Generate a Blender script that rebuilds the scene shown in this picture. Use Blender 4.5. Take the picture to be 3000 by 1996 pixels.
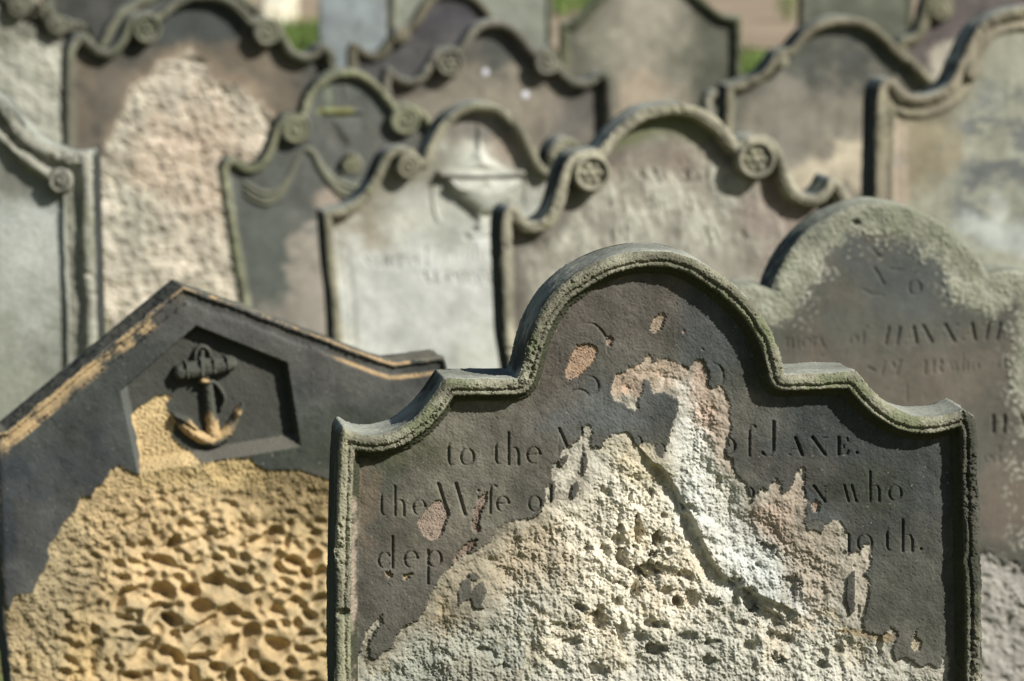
import bpy, math
import numpy as np
from mathutils import Matrix, Vector

for o in list(bpy.data.objects): bpy.data.objects.remove(o)
scene = bpy.context.scene
col = scene.collection

# ------------------------------------------------------------------ camera
FPX = 14366.0            # focal length in photo pixels (3000 px wide)
PITCH = math.radians(6.36)
HC = 1.75                # camera height above the turf
cam_d = bpy.data.cameras.new('camera')
cam_d.sensor_width = 36.0
cam_d.lens = 36.0 * FPX / 3000.0
cam_d.clip_start = 0.1; cam_d.clip_end = 3000.0
cam_d.dof.use_dof = True
cam_d.dof.focus_distance = 6.02
cam_d.dof.aperture_fstop = 9.8
cam = bpy.data.objects.new('camera', cam_d); col.objects.link(cam)
cam.location = (0, 0, HC)
cam.rotation_euler = (math.pi/2 - PITCH, 0, 0)
scene.camera = cam

# ------------------------------------------------------------------ light
SUN_AZ = math.radians(52.0)      # to the right of the direction back to the camera
SUN_EL = math.radians(36.0)
sv = Vector((math.sin(SUN_AZ)*math.cos(SUN_EL), -math.cos(SUN_AZ)*math.cos(SUN_EL), math.sin(SUN_EL)))
sun_d = bpy.data.lights.new('sun', 'SUN'); sun_d.energy = 5.0; sun_d.angle = math.radians(0.53)
sun_d.color = (1.0, 0.965, 0.905)
sun = bpy.data.objects.new('sun', sun_d); col.objects.link(sun)
sun.rotation_euler = sv.to_track_quat('Z', 'Y').to_euler()
sun.location = (8, -6, 9)
world = bpy.data.worlds.new('World'); scene.world = world
world.use_nodes = True
wn = world.node_tree.nodes; wl = world.node_tree.links
wn.clear()
sky = wn.new('ShaderNodeTexSky'); sky.sky_type = 'NISHITA'; sky.sun_disc = False
sky.sun_elevation = SUN_EL
sky.sun_rotation = math.pi - SUN_AZ
bg = wn.new('ShaderNodeBackground'); bg.inputs['Strength'].default_value = 0.05
wo = wn.new('ShaderNodeOutputWorld')
wl.new(sky.outputs[0], bg.inputs[0]); wl.new(bg.outputs[0], wo.inputs[0])
scene.view_settings.view_transform = 'Standard'
scene.view_settings.look = 'None'
scene.view_settings.exposure = 0.27
scene.view_settings.gamma = 1.0

# ------------------------------------------------------------------ noise tiles
def _tile(seed, n, fn):
    r = np.random.default_rng(seed)
    sp = np.fft.fft2(r.standard_normal((n, n)))
    f = np.hypot(np.fft.fftfreq(n)[:, None], np.fft.fftfreq(n)[None, :]) * n
    a = np.real(np.fft.ifft2(sp * fn(f)))
    a -= a.mean(); a /= a.std()
    return a.astype(np.float32)
FBM = _tile(1, 512, lambda f: 1.0/np.maximum(f, 2.0)**1.45)
FBM2 = _tile(2, 512, lambda f: 1.0/np.maximum(f, 2.0)**1.7)
BAND = _tile(3, 512, lambda f: np.exp(-((f-26.0)/8.0)**2))         # 26 cycles a tile
BAND2 = _tile(4, 512, lambda f: np.exp(-((f-26.0)/5.0)**2))
GRAIN = _tile(5, 512, lambda f: np.exp(-((f-70.0)/45.0)**2))
def samp(t, x, y):
    n = t.shape[0]
    x = (np.asarray(x, np.float64) * n) % n; y = (np.asarray(y, np.float64) * n) % n
    i = np.floor(x).astype(np.int64); j = np.floor(y).astype(np.int64)
    fx = (x - i).astype(np.float32); fy = (y - j).astype(np.float32)
    i %= n; j %= n
    i1 = (i+1) % n; j1 = (j+1) % n
    return (t[j, i]*(1-fx) + t[j, i1]*fx)*(1-fy) + (t[j1, i]*(1-fx) + t[j1, i1]*fx)*fy
def blur(a, n=1):
    for _ in range(n):
        p = np.pad(a, 1, 'edge'); a = (p[:-2, 1:-1]+2*p[1:-1, 1:-1]+p[2:, 1:-1])/4
        p = np.pad(a, 1, 'edge'); a = (p[1:-1, :-2]+2*p[1:-1, 1:-1]+p[1:-1, 2:])/4
    return a
def sm(a, b, x):
    t = np.clip((x-a)/(b-a), 0, 1); return t*t*(3-2*t)

# colours are given as they look in full sun and turned into albedo
KLIT = np.array([1.28, 1.24, 1.18])
def C(r, g, b):
    c = np.array([r, g, b], float)/255.0
    return np.where(c <= 0.04045, c/12.92, ((c+0.055)/1.055)**2.4)/KLIT

# ------------------------------------------------------------------ photo pixel -> place
VIEW = {'W': (0, 0, 0.78567), 'z1': (900, 650, 2.1418), 'z2': (1900, 650, 2.1418), 'z3': (900, 1264, 2.1418),
        'z4': (1900, 1264, 2.1418), 'z5': (0, 750, 2.1418), 'z6': (0, 1264, 2.1418), 'za': (0, 0, 2.357),
        'zb': (800, 0, 2.357), 'zc': (2000, 0, 2.357), 'zd': (600, 350, 2.357), 'ze': (1400, 250, 2.1418),
        'zf': (2200, 550, 2.946), 'g1': (1640, 430, 2.946), 'g2': (2240, 850, 3.101), 'g3': (1500, 1150, 3.92)}
def Q(z, pts):
    x0, y0, s = VIEW[z]
    p = np.array([(q[0], q[1]) for q in pts], float)
    return np.stack([x0 + p[:, 0]/s, y0 + p[:, 1]/s], 1)
CD = np.array([0, math.cos(PITCH), -math.sin(PITCH)]); CU = np.array([0, math.sin(PITCH), math.cos(PITCH)])
CP = np.array([0, 0, HC])
def ray(px):
    px = np.atleast_2d(px)
    return FPX*CD + (px[:, :1]-1500)*np.array([1., 0, 0]) - (px[:, 1:]-998)*CU

# ------------------------------------------------------------------ materials
def stone_material(name, grain_scale, bump, mott, rough=0.93):
    m = bpy.data.materials.new(name); m.use_nodes = True
    n = m.node_tree.nodes; l = m.node_tree.links
    b = n['Principled BSDF']; b.inputs['Roughness'].default_value = rough
    b.inputs['Specular IOR Level'].default_value = 0.1
    at = n.new('ShaderNodeAttribute'); at.attribute_name = 'stone'
    tc = n.new('ShaderNodeTexCoord')
    n1 = n.new('ShaderNodeTexNoise'); n1.inputs['Scale'].default_value = grain_scale
    n1.inputs['Detail'].default_value = 4; n1.inputs['Roughness'].default_value = 0.65
    l.new(tc.outputs['Object'], n1.inputs['Vector'])
    mp = n.new('ShaderNodeMapRange')
    mp.inputs['From Min'].default_value = 0.25; mp.inputs['From Max'].default_value = 0.75
    mp.inputs['To Min'].default_value = 1-mott; mp.inputs['To Max'].default_value = 1+mott
    l.new(n1.outputs['Fac'], mp.inputs['Value'])
    n2 = n.new('ShaderNodeTexNoise'); n2.inputs['Scale'].default_value = grain_scale*0.07
    n2.inputs['Detail'].default_value = 6; n2.inputs['Roughness'].default_value = 0.6
    l.new(tc.outputs['Object'], n2.inputs['Vector'])
    mp2 = n.new('ShaderNodeMapRange')
    mp2.inputs['From Min'].default_value = 0.3; mp2.inputs['From Max'].default_value = 0.7
    mp2.inputs['To Min'].default_value = 0.88; mp2.inputs['To Max'].default_value = 1.12
    l.new(n2.outputs['Fac'], mp2.inputs['Value'])
    mu = n.new('ShaderNodeMath'); mu.operation = 'MULTIPLY'
    l.new(mp.outputs[0], mu.inputs[0]); l.new(mp2.outputs[0], mu.inputs[1])
    vm = n.new('ShaderNodeVectorMath'); vm.operation = 'SCALE'
    l.new(at.outputs['Color'], vm.inputs[0]); l.new(mu.outputs[0], vm.inputs['Scale'])
    l.new(vm.outputs[0], b.inputs['Base Color'])
    bp = n.new('ShaderNodeBump'); bp.inputs['Distance'].default_value = bump; bp.inputs['Strength'].default_value = 1.0
    l.new(n1.outputs['Fac'], bp.inputs['Height']); l.new(bp.outputs['Normal'], b.inputs['Normal'])
    return m
MAT_NEAR = stone_material('sandstone_near', 420, 0.0006, 0.2)
MAT_MID = stone_material('sandstone_mid', 300, 0.0006, 0.14)
MAT_FAR = stone_material('sandstone_far', 160, 0.002, 0.2)

# ------------------------------------------------------------------ stroke lettering
TK, TN = 0.20, 0.06
def arc(cx, cy, rx, ry, a0, a1, n=18, tk=TK, tn=TN):
    out = []
    for i in range(n+1):
        a = math.radians(a0 + (a1-a0)*i/n)
        out.append((cx+rx*math.cos(a), cy+ry*math.sin(a), tn+(tk-tn)*abs(math.cos(a))**1.3))
    return out
def ln(x0, y0, x1, y1, w0=TK, w1=None): return [(x0, y0, w0), (x1, y1, w1 if w1 else w0)]
def glyph(ch):
    if ch == 'o': return [arc(.42, .5, .38, .48, 0, 360)], .95
    if ch == '0': return [arc(.45, .5, .42, .5, 0, 360)], 1.0
    if ch == 'c': return [arc(.42, .5, .38, .48, 45, 310)], .85
    if ch == 'e': return [arc(.42, .5, .38, .48, 8, 290), ln(.05, .52, .8, .58, .10)], .9
    if ch == 'a': return [arc(.36, .42, .32, .42, 60, 400), ln(.7, 1, .7, 0)], .95
    if ch == 'd': return [arc(.40, .46, .36, .46, 30, 330), ln(.85, 1.85, .85, .0)], 1.1
    if ch == 'b': return [arc(.50, .46, .36, .46, -150, 150), ln(.12, 1.85, .12, .0)], 1.0
    if ch == 'p': return [ln(.12, .98, .12, -.95), arc(.5, .5, .38, .48, -150, 150)], 1.05
    if ch == 'h': return [ln(.12, 1.85, .12, 0), [(.16, .7, TN), (.34, .97, .09), (.58, .95, .16), (.68, .7, TK), (.68, 0, TK)]], 1.0
    if ch == 'n': return [ln(.12, 1, .12, 0), [(.16, .7, TN), (.34, .97, .09), (.58, .95, .16), (.68, .7, TK), (.68, 0, TK)]], 1.0
    if ch == 'm': return [ln(.12, 1, .12, 0), [(.16, .7, TN), (.34, .97, .09), (.55, .95, .16), (.64, .7, TK), (.64, 0, TK)],
                          [(.68, .7, TN), (.86, .97, .09), (1.08, .95, .16), (1.16, .7, TK), (1.16, 0, TK)]], 1.45
    if ch == 't': return [[(.22, 1.42, TN), (.17, 1.0, TK), (.17, .3, TK), (.26, .05, .13), (.48, .08, TN)], ln(0, .98, .42, 1.0, TN)], .62
    if ch == 'f': return [[(.2, 0, TK), (.2, 1.3, TK), (.28, 1.72, .11), (.46, 1.8, .09), (.56, 1.68, .2)], ln(0, .98, .46, 1.0, TN)], .62
    if ch == 'i': return [ln(.12, 1, .12, 0), ln(.12, 1.42, .12, 1.43, .22)], .42
    if ch == 'l': return [ln(.12, 1.85, .12, 0)], .42
    if ch == 'r': return [ln(.12, 1, .12, 0), [(.16, .7, TN), (.34, .95, .1), (.5, .9, .2)]], .65
    if ch == 's': return [[(.6, .8, TN), (.4, .98, TN), (.15, .82, .16), (.35, .52, TK), (.6, .25, .16), (.35, .02, TN), (.08, .2, TN)]], .75
    if ch == 'w': return [ln(.05, 1, .32, 0), ln(.32, 0, .55, .95, TN), ln(.52, 1, .8, 0), ln(.8, 0, 1.05, 1, TN)], 1.2
    if ch == 'y': return [ln(.05, 1, .4, .05), ln(.75, 1, .3, -.7, TN), ln(.3, -.7, .1, -.72, .16)], .9
    if ch == '1': return [ln(.15, 1, .15, 0)], .5
    if ch == '.': return [ln(.1, .1, .1, .11, .24)], .35
    if ch == 'J': return [[(.45, 1.95, .26), (.45, .35, .24), (.34, .0, .12), (.05, -.05, TN), (-.18, .12, .24)]], .8
    if ch == 'A': return [ln(.0, 0, .38, 1, TN), ln(.36, 1, .75, 0, .24), ln(.14, .33, .6, .33, TN), ln(-.05, .02, .1, .02, .1)], 1.0
    if ch == 'N': return [ln(.1, 0, .1, 1, TN), ln(.08, 1, .8, 0, .24), ln(.8, 0, .8, 1, TN), ln(-.02, .98, .12, .98, .1), ln(.7, .98, .92, .98, .08)], 1.05
    if ch == 'E': return [ln(.12, 1, .12, 0, .24), ln(.12, .98, .6, .98, TN), ln(.6, .98, .64, .8, .16), ln(.12, .5, .45, .5, TN), ln(.42, .6, .42, .4, .1),
                          ln(.12, .02, .62, .02, TN), ln(.6, .04, .68, .22, .18)], .9
    if ch == 'H': return [ln(.12, 1, .12, 0, .22), ln(.8, 1, .8, 0, .22), ln(.12, .5, .8, .5, TN)], 1.1
    if ch == 'M': return [ln(.1, 0, .14, 1, TN), ln(.12, 1, .55, .05), ln(.55, .05, .98, 1, TN), ln(1.0, 1, 1.04, 0, .22)], 1.3
    if ch == 'W': return [ln(.0, 1, .33, -.02, .24), ln(.33, 0, .62, .95, TN), ln(.58, 1, .88, -.02, .24), ln(.88, 0, 1.25, 1, TN), ln(-.1, .98, .1, .98, .08)], 1.35
    if ch == 'S': return [[(.62, .8, TN), (.4, .99, TN), (.14, .8, .16), (.36, .52, .22), (.64, .24, .16), (.36, .0, TN), (.06, .2, TN)]], .85
    if ch == 'C': return [arc(.45, .5, .4, .5, 45, 315)], .95
    if ch == 'R': return [ln(.12, 1, .12, 0, .2), arc(.3, .74, .32, .25, -90, 90), ln(.32, .5, .75, 0, .2)], .95
    if ch == 'D': return [ln(.12, 1, .12, 0, .2), arc(.25, .5, .52, .5, -90, 90)], 1.0
    if ch == 'T': return [ln(.4, 1, .4, 0, .22), ln(.0, .97, .8, .97, TN)], .9
    return [], .55

# ------------------------------------------------------------------ headstone builder
HEADGROUP = 'carved sandstone headstones of the churchyard'
def catmull(pts):
    """pts: (x, y[, corner]); dense smooth polyline through them, sharp at corners"""
    P = [np.array(p[:2], float) for p in pts]; cn = [len(p) > 2 and p[2] for p in pts]
    out = []
    for i in range(len(P)-1):
        p1, p2 = P[i], P[i+1]
        L = np.linalg.norm(p2-p1)
        if cn[i] and cn[i+1]:
            out.append(p1); continue
        p0 = P[i-1] if i > 0 and not cn[i] else 2*p1-p2
        p3 = P[i+2] if i+2 < len(P) and not cn[i+1] else 2*p2-p1
        n = 5
        for k in range(n):
            t = k/n
            m1 = (p2-p0)*0.5; m2 = (p3-p1)*0.5
            # keep tangents from overshooting on uneven spacing
            for m in (m1, m2):
                ml = np.linalg.norm(m)
                if ml > 1.1*L: m *= 1.1*L/ml
            out.append((2*t**3-3*t**2+1)*p1+(t**3-2*t**2+t)*m1+(-2*t**3+3*t**2)*p2+(t**3-t**2)*m2)
    out.append(P[-1])
    return np.array(out)

def mesh_object(name, verts, faces, parent, mat, colors=None, normals=None, smooth=True):
    me = bpy.data.meshes.new(name)
    verts = np.ascontiguousarray(verts, np.float32); nv = len(verts)
    if isinstance(faces, np.ndarray):
        nf, k = faces.shape
        me.vertices.add(nv); me.vertices.foreach_set('co', verts.ravel())
        me.loops.add(nf*k); me.loops.foreach_set('vertex_index', np.ascontiguousarray(faces, np.int32).ravel())
        me.polygons.add(nf); me.polygons.foreach_set('loop_start', np.arange(0, nf*k, k, dtype=np.int32))
        me.polygons.foreach_set('use_smooth', np.full(nf, smooth))
        me.update(calc_edges=True)
    else:
        me.from_pydata([tuple(v) for v in verts], [], faces); me.update()
    if colors is not None:
        a = me.attributes.new('stone', 'FLOAT_COLOR', 'POINT')
        c4 = np.ones((nv, 4), np.float32); c4[:, :3] = colors
        a.data.foreach_set('color', c4.ravel())
    if normals is not None:
        me.normals_split_custom_set_from_vertices(normals.astype(np.float32).tolist() if nv < 0 else [tuple(x) for x in normals.tolist()])
    me.materials.append(mat)
    o = bpy.data.objects.new(name, me); col.objects.link(o)
    o.parent = parent
    return o

class Stone:
    def __init__(s, label, D, at, yaw, outline, T=0.11, prof=((0, 0), (1, 0)), res=0.0035, vis_px=1996, panel=0.0,
                 lean=0.0, seed=0, mat=None, rough=0.0006, edge_noise=0.0012, name='headstone', nlev=9):
        s.label, s.D, s.T, s.res, s.seed, s.panel = label, D, T, res, seed, panel
        s.nlev = nlev; s.name = name; s.mat = mat or MAT_FAR
        s.rng = np.random.default_rng(1000+seed)
        yaw = math.radians(yaw); lean = math.radians(lean)
        R = np.array([math.cos(yaw), math.sin(yaw), 0]); N0 = np.array([math.sin(yaw), -math.cos(yaw), 0])
        N = N0*math.cos(lean) + np.array([0, 0, 1])*math.sin(lean)
        U = -N0*math.sin(lean) + np.array([0, 0, 1])*math.cos(lean)
        r = ray(np.array([at], float))[0]; O = CP + r*(D/r[1])
        s.base = O - U*(O[2]/U[2])
        s.R, s.U, s.N, s.yaw, s.lean = R, U, N, yaw, lean
        s.k = D/FPX
        # outline -> local metres
        pts = []
        for z, pl in outline:
            q = Q(z, pl); q = s.loc(q, 0.0)
            for a, b in zip(q, pl): pts.append((a[0], a[1]) + ((1,) if len(b) > 2 else ()))
        poly = catmull(pts)
        VB = -0.12
        def ext(a, b):
            d = a-b; sl = d[0]/d[1] if abs(d[1]) > 1e-4 else 0; sl = max(-.25, min(.25, sl))
            return np.array([a[0] + sl*(VB-a[1]), VB])
        poly = np.vstack([ext(poly[0], poly[1]), poly, ext(poly[-1], poly[-2])])
        s.poly = poly
        h = res
        vvis = s.loc(np.array([[at[0], vis_px]], float), 0)[0, 1] - 0.02
        vvis = max(vvis, VB+0.05)
        u0, u1 = poly[:, 0].min()-h*1.5, poly[:, 0].max()+h*1.5
        vt = poly[:, 1].max()+h*1.5
        s.us = np.arange(u0, u1+h, h)
        fine = np.arange(vvis, vt+h, h)
        nc = max(2, int((vvis-VB)/max(0.03, 6*h)))
        s.vs = np.concatenate([np.linspace(VB, vvis, nc, endpoint=False), fine])
        s.u, s.v = np.meshgrid(s.us, s.vs)
        s.du = samp(FBM, s.u/0.25+seed*.37, s.v/0.25+seed*.71)
        # inside test + distance to the outline
        s.inside = s.pip(poly)
        s.dist, s.cu, s.cv = s.pdist(poly, 0.16, closed=True)
        s.d = np.where(s.inside, s.dist, -s.dist)
        en = samp(GRAIN, s.u/0.35+seed*.13, s.v/0.35)*edge_noise*0.5 + s.du*edge_noise
        s.dn = s.d + en*np.clip(s.d/0.006, 0, 1)
        pd = np.array([p[0] for p in prof]); pw = np.array([p[1] for p in prof])
        s.w0 = pw[0]
        s.prof_end = pd[-1] if len(pd) > 2 else 0.0
        s.w = np.interp(np.clip(s.dn, 0, None), pd, pw)
        s.part = np.zeros(s.u.shape, np.int16)
        if s.prof_end: s.part[s.d < s.prof_end] = 1
        s.names = {0: ('face_panel', None, None), 1: ('moulding', None, None)}
        s.c = np.ones(s.u.shape+(3,))*0.3
        s.sidecol = C(110, 112, 98); s.topcol = None; s.enoise = edge_noise
        s.roughness = rough
        s.ros = np.zeros(s.u.shape); s.nextid = 2; s.minpiece = 40
    # --- mapping
    def loc(s, px, w):
        o = s.base + s.N*w; r = ray(px)
        t = ((o-CP)@s.N)/(r@s.N)
        p = CP + r*t[:, None] - s.base
        return np.stack([p@s.R, p@s.U], 1)
    def L(s, z, pts, w=None): return s.loc(Q(z, pts), s.panel if w is None else w)
    # --- grid helpers
    def win(s, lo, hi, m):
        i0 = np.searchsorted(s.us, lo[0]-m); i1 = np.searchsorted(s.us, hi[0]+m)
        j0 = np.searchsorted(s.vs, lo[1]-m); j1 = np.searchsorted(s.vs, hi[1]+m)
        return slice(max(0, j0-1), j1+1), slice(max(0, i0-1), i1+1)
    def pip(s, poly):
        ins = np.zeros(s.u.shape, bool)
        n = len(poly)
        for a in range(n):
            x0, y0 = poly[a]; x1, y1 = poly[(a+1) % n]
            if y0 == y1: continue
            ya, yb = min(y0, y1), max(y0, y1)
            j0 = np.searchsorted(s.vs, ya, 'left'); j1 = np.searchsorted(s.vs, yb, 'left')
            if j1 <= j0: continue
            xs = x0 + (s.vs[j0:j1]-y0)*(x1-x0)/(y1-y0)
            ins[j0:j1] ^= s.us[None, :] < xs[:, None]
        return ins
    def pdist(s, pl, m, closed=False, widths=None):
        d = np.full(s.u.shape, m); cu = s.u.copy(); cv = s.v.copy()
        n = len(pl); e = n if closed else n-1
        for a in range(e):
            A = pl[a]; B = pl[(a+1) % n]
            W = s.win(np.minimum(A, B), np.maximum(A, B), m)
            U, V = s.u[W], s.v[W]
            if U.size == 0: continue
            ab = B-A; q = ab@ab
            t = np.clip(((U-A[0])*ab[0]+(V-A[1])*ab[1])/q, 0, 1) if q > 0 else np.zeros(U.shape)
            x = A[0]+t*ab[0]; y = A[1]+t*ab[1]
            dd = np.hypot(U-x, V-y)
            if widths is not None: dd = dd - (widths[a] + t*(widths[(a+1) % n]-widths[a]))*0.5
            b = dd < d[W]
            d[W] = np.where(b, dd, d[W]); cu[W] = np.where(b, x, cu[W]); cv[W] = np.where(b, y, cv[W])
        return d, cu, cv
    def psd(s, z, pts, warp=0.0, m=0.03, w=None, ws=0.03):
        """signed distance (m), positive inside a traced polygon, ragged by noise"""
        p = s.L(z, pts, w) if z else pts
        d, _, _ = s.pdist(p, m, closed=True)
        sd = np.where(s.pip(p), d, -d)
        if warp: sd = sd + warp*(samp(FBM, s.u/(ws*8)+.3, s.v/(ws*8)+.1) + .5*samp(GRAIN, s.u/0.3, s.v/0.3))
        return sd
    def blob(s, z, x, y, rx, ry, soft=0.5, warp=0.25, rot=0):
        """soft stain mask, 1 in the middle; sizes in zoom pixels"""
        c = s.L(z, [(x, y)])[0]; f = s.k/VIEW[z][2]
        a = math.radians(rot); dx = s.u-c[0]; dy = s.v-c[1]
        X = (dx*math.cos(a)+dy*math.sin(a))/(rx*f); Y = (-dx*math.sin(a)+dy*math.cos(a))/(ry*f)
        r = np.hypot(X, Y) + warp*samp(FBM, s.u/0.4+x*.01, s.v/0.4+y*.013)
        return 1-sm(1-soft, 1+soft, r)
    def mix(s, c, m):
        m = np.clip(m, 0, 1)[..., None]; s.c = s.c*(1-m) + np.asarray(c)*m
    def newpart(s, name, parent=0, label=None):
        i = s.nextid; s.nextid += 1; s.names[i] = (name, parent, label); return i
    # --- carving
    def ditch(s, pts, widths, depth, keep=None, slope=1.15, pid=None, blur=0.0):
        d, _, _ = s.pdist(pts, 0.012, widths=widths)
        cut = np.clip(-d*slope, 0, depth)
        if keep is not None: cut = cut*keep
        s.w = s.w - cut
        if pid is not None: s.part[(d < s.res) & (d < 0.011)] = pid
        return d
    def tube(s, z, pts, rad, height=None, base=None, pid=None, smooth=True, w=None, flat=1.0):
        """rounded raised strand; rad in zoom px (scalar or list)"""
        p = s.L(z, pts, w); f = s.k/VIEW[z][2]
        rr = np.full(len(p), rad*f) if np.isscalar(rad) else np.array(rad)*f
        if smooth and len(p) > 2:
            q = catmull([tuple(a) for a in p]); rr = np.interp(np.linspace(0, 1, len(q)), np.linspace(0, 1, len(rr)), rr); p = q
        rm = rr.max()
        d, _, _ = s.pdist(p, rm*1.5, widths=2*rr)
        x = np.clip(-d/rm, 0, 1)                       # 0 at rim, 1 on the spine
        hgt = (height if height is not None else rm)*np.sqrt(1-(1-x)**2)**flat
        b = s.panel if base is None else base
        m = d < 0
        s.w = np.where(m, np.maximum(s.w, b+hgt), s.w)
        if pid is not None: s.part[m] = pid
        return m
    def text(s, z, items, xh, depth=0.006, keep=None, pid=None, slant=0.0, slope=2.1, wk=1.0):
        """items: (string, x, baseline) in zoom px; x of the left edge"""
        for st, x, y in items:
            pen = x
            for ch in st:
                sk, adv = glyph(ch)
                gid = s.newpart('carved_letter', 0) if pid is not None and sk else None
                for g in sk:
                    p = s.L(z, [(pen+(a+slant*b)*xh, y-b*xh) for a, b, _ in g])
                    wd = np.array([c for _, _, c in g])*xh*s.k/VIEW[z][2]*wk
                    s.ditch(p, wd, depth, keep, pid=gid, slope=slope)
                pen += adv*xh*1.06
    def rosette(s, z, x, y, r, rise=0.006, petals=6, kind='flower', part='rosette', base=None):
        c = s.L(z, [(x, y)], 0.0)[0]; R = r*s.k/VIEW[z][2]
        b = s.panel if base is None else base
        dx, dy = (s.u-c[0])/R, (s.v-c[1])/R
        q = np.hypot(dx, dy); a = np.arctan2(dy, dx)
        if kind == 'flower':
            hh = np.interp(q, [0, .16, .24, .34, .5, .6, .68, .74, .84, .94, 1.0], [0.2, .2, -.6, -.1, -.15, -.75, -.5, .55, .9, .6, -.2])
            hh = hh + np.where((q > .24) & (q < .62), .35*np.cos(petals*a), 0)
        elif kind == 'spiral':
            ph = (q*2.2 - a/(2*math.pi)) % 1.0
            hh = np.where(q > .22, -.9*np.exp(-((ph-.5)/.16)**2)+.6, .8)
            hh = np.where(q > .9, .6-(q-.9)*8, hh)
        else:   # boss
            hh = 1.2*np.sqrt(np.clip(1-q*q, 0, 1)) - .5*np.exp(-((q-.55)/.1)**2)
        m = q < 1.0
        s.w = np.where(m, np.maximum(s.w if kind != 'flower' else np.minimum(s.w, -1), rise*hh + (0.0 if b < 0 else 0.0)), s.w)
        pid = s.newpart(part, None); s.part[m & s.inside] = pid
        s.ros = np.maximum(s.ros, m*1.0)
        return m
    def rimjit(s, x, y):
        return s.enoise*(0.8*samp(FBM, x/0.18+.4, y/0.18) + .4*samp(GRAIN, x/0.25, y/0.25))
    def components(s, cell):
        """one object for each connected piece of a carved part; specks go back to the panel"""
        cp = s.part[:-1, :-1].astype(np.int32).copy()
        for pid in [i for i in list(s.names) if i > 1]:
            J, I = np.nonzero(cell & (cp == pid))
            todo = set(zip(J.tolist(), I.tolist())); comps = []
            while todo:
                st = [todo.pop()]; comp = []
                while st:
                    j, i = st.pop(); comp.append((j, i))
                    for q in ((j+1, i), (j-1, i), (j, i+1), (j, i-1)):
                        if q in todo: todo.discard(q); st.append(q)
                comps.append(comp)
            comps.sort(key=len, reverse=True)
            for n, comp in enumerate(comps):
                a = np.array(comp)
                if n == 0: continue
                if len(comp) < s.minpiece: cp[a[:, 0], a[:, 1]] = 0
                else:
                    k = s.newpart(*s.names[pid][:2]); cp[a[:, 0], a[:, 1]] = k
        return cp
    # --- finish
    def build(s):
        h = s.res; nv, nu = s.u.shape
        s.w = s.w + s.roughness*(0.55*s.du + 0.45*samp(GRAIN, s.u/0.3, s.v/0.3))
        ci = s.inside
        # cells whose centre is inside: average sign of distance
        dc = (s.d[:-1, :-1]+s.d[1:, :-1]+s.d[:-1, 1:]+s.d[1:, 1:])
        cell = dc > 0
        used = np.zeros((nv, nu), int); ncell = np.zeros((nv, nu), int)
        for a in (0, 1):
            for b in (0, 1):
                ncell[a:nv-1+a, b:nu-1+b] += cell
        vert = ncell > 0
        bnd = vert & (ncell < 4)
        # snap the rim to the outline
        near = bnd & (s.dist < 3.0*max(h, .002))
        jit = s.rimjit(s.cu, s.cv)
        G2, G1 = np.gradient(s.d, s.vs, s.us); GL = np.maximum(np.hypot(G1, G2), 1e-6); G1 /= GL; G2 /= GL
        X = np.where(near, s.cu + jit*(-G1), s.u); Y = np.where(near, s.cv + jit*(-G2), s.v)
        w = s.w
        # normals of the height field
        gy, gx = np.gradient(w, s.vs, s.us)
        nrm = np.stack([-gx, -np.ones_like(gx), -gy], -1)   # local x=u, y=-w, z=v  -> normal (-dw/du, -1, -dw/dv)
        nrm /= np.linalg.norm(nrm, axis=-1, keepdims=True)
        P = np.stack([X, -w, Y], -1).reshape(-1, 3)
        idx = np.arange(nv*nu).reshape(nv, nu)
        quads = np.stack([idx[:-1, :-1], idx[:-1, 1:], idx[1:, 1:], idx[1:, :-1]], -1)
        root = bpy.data.objects.new(s.name, None); col.objects.link(root)
        root.empty_display_size = 0.2
        root.location = s.base
        root.rotation_euler = Matrix(np.stack([s.R, -s.N, s.U], 1).tolist()).to_euler()
        root['label'] = s.label; root['category'] = 'headstone'; root['group'] = HEADGROUP
        cp = s.components(cell)
        objs = {}
        cflat = s.c.reshape(-1, 3); nflat = nrm.reshape(-1, 3)
        for pid in sorted(s.names, key=lambda i: (s.names[i][1] is not None, i)):
            sel = cell & (cp == pid)
            if not sel.any(): continue
            f = quads[sel]
            uq, inv = np.unique(f, return_inverse=True)
            nm, par, lab = s.names[pid]
            o = mesh_object(nm, P[uq], inv.reshape(f.shape), objs.get(par, root) if par is not None else root, s.mat, cflat[uq], nflat[uq])
            if lab: o['label'] = lab
            objs[pid] = o
        # sides: a strip swept along the outline, tucked under the rounded arris
        seg = np.linalg.norm(np.diff(s.poly, axis=0), axis=1); al = np.concatenate([[0], np.cumsum(seg)])
        step = max(.0022, h*1.0); m = int(al[-1]/step)
        t = np.linspace(0, al[-1], m)
        bx = np.interp(t, al, s.poly[:, 0]); by = np.interp(t, al, s.poly[:, 1])
        tx, tz = np.gradient(bx), np.gradient(by)
        ker = np.ones(5)/5.0
        tx = np.convolve(np.pad(tx, 2, 'edge'), ker, 'valid'); tz = np.convolve(np.pad(tz, 2, 'edge'), ker, 'valid')
        tl = np.hypot(tx, tz); onx, onz = -tz/tl, tx/tl
        jb = s.rimjit(bx, by)
        w0 = float(s.w0)
        lev = np.concatenate([[-.02, 0], np.linspace(.04, .97, s.nlev), [1.0]])
        V = []; NC = []
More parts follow.
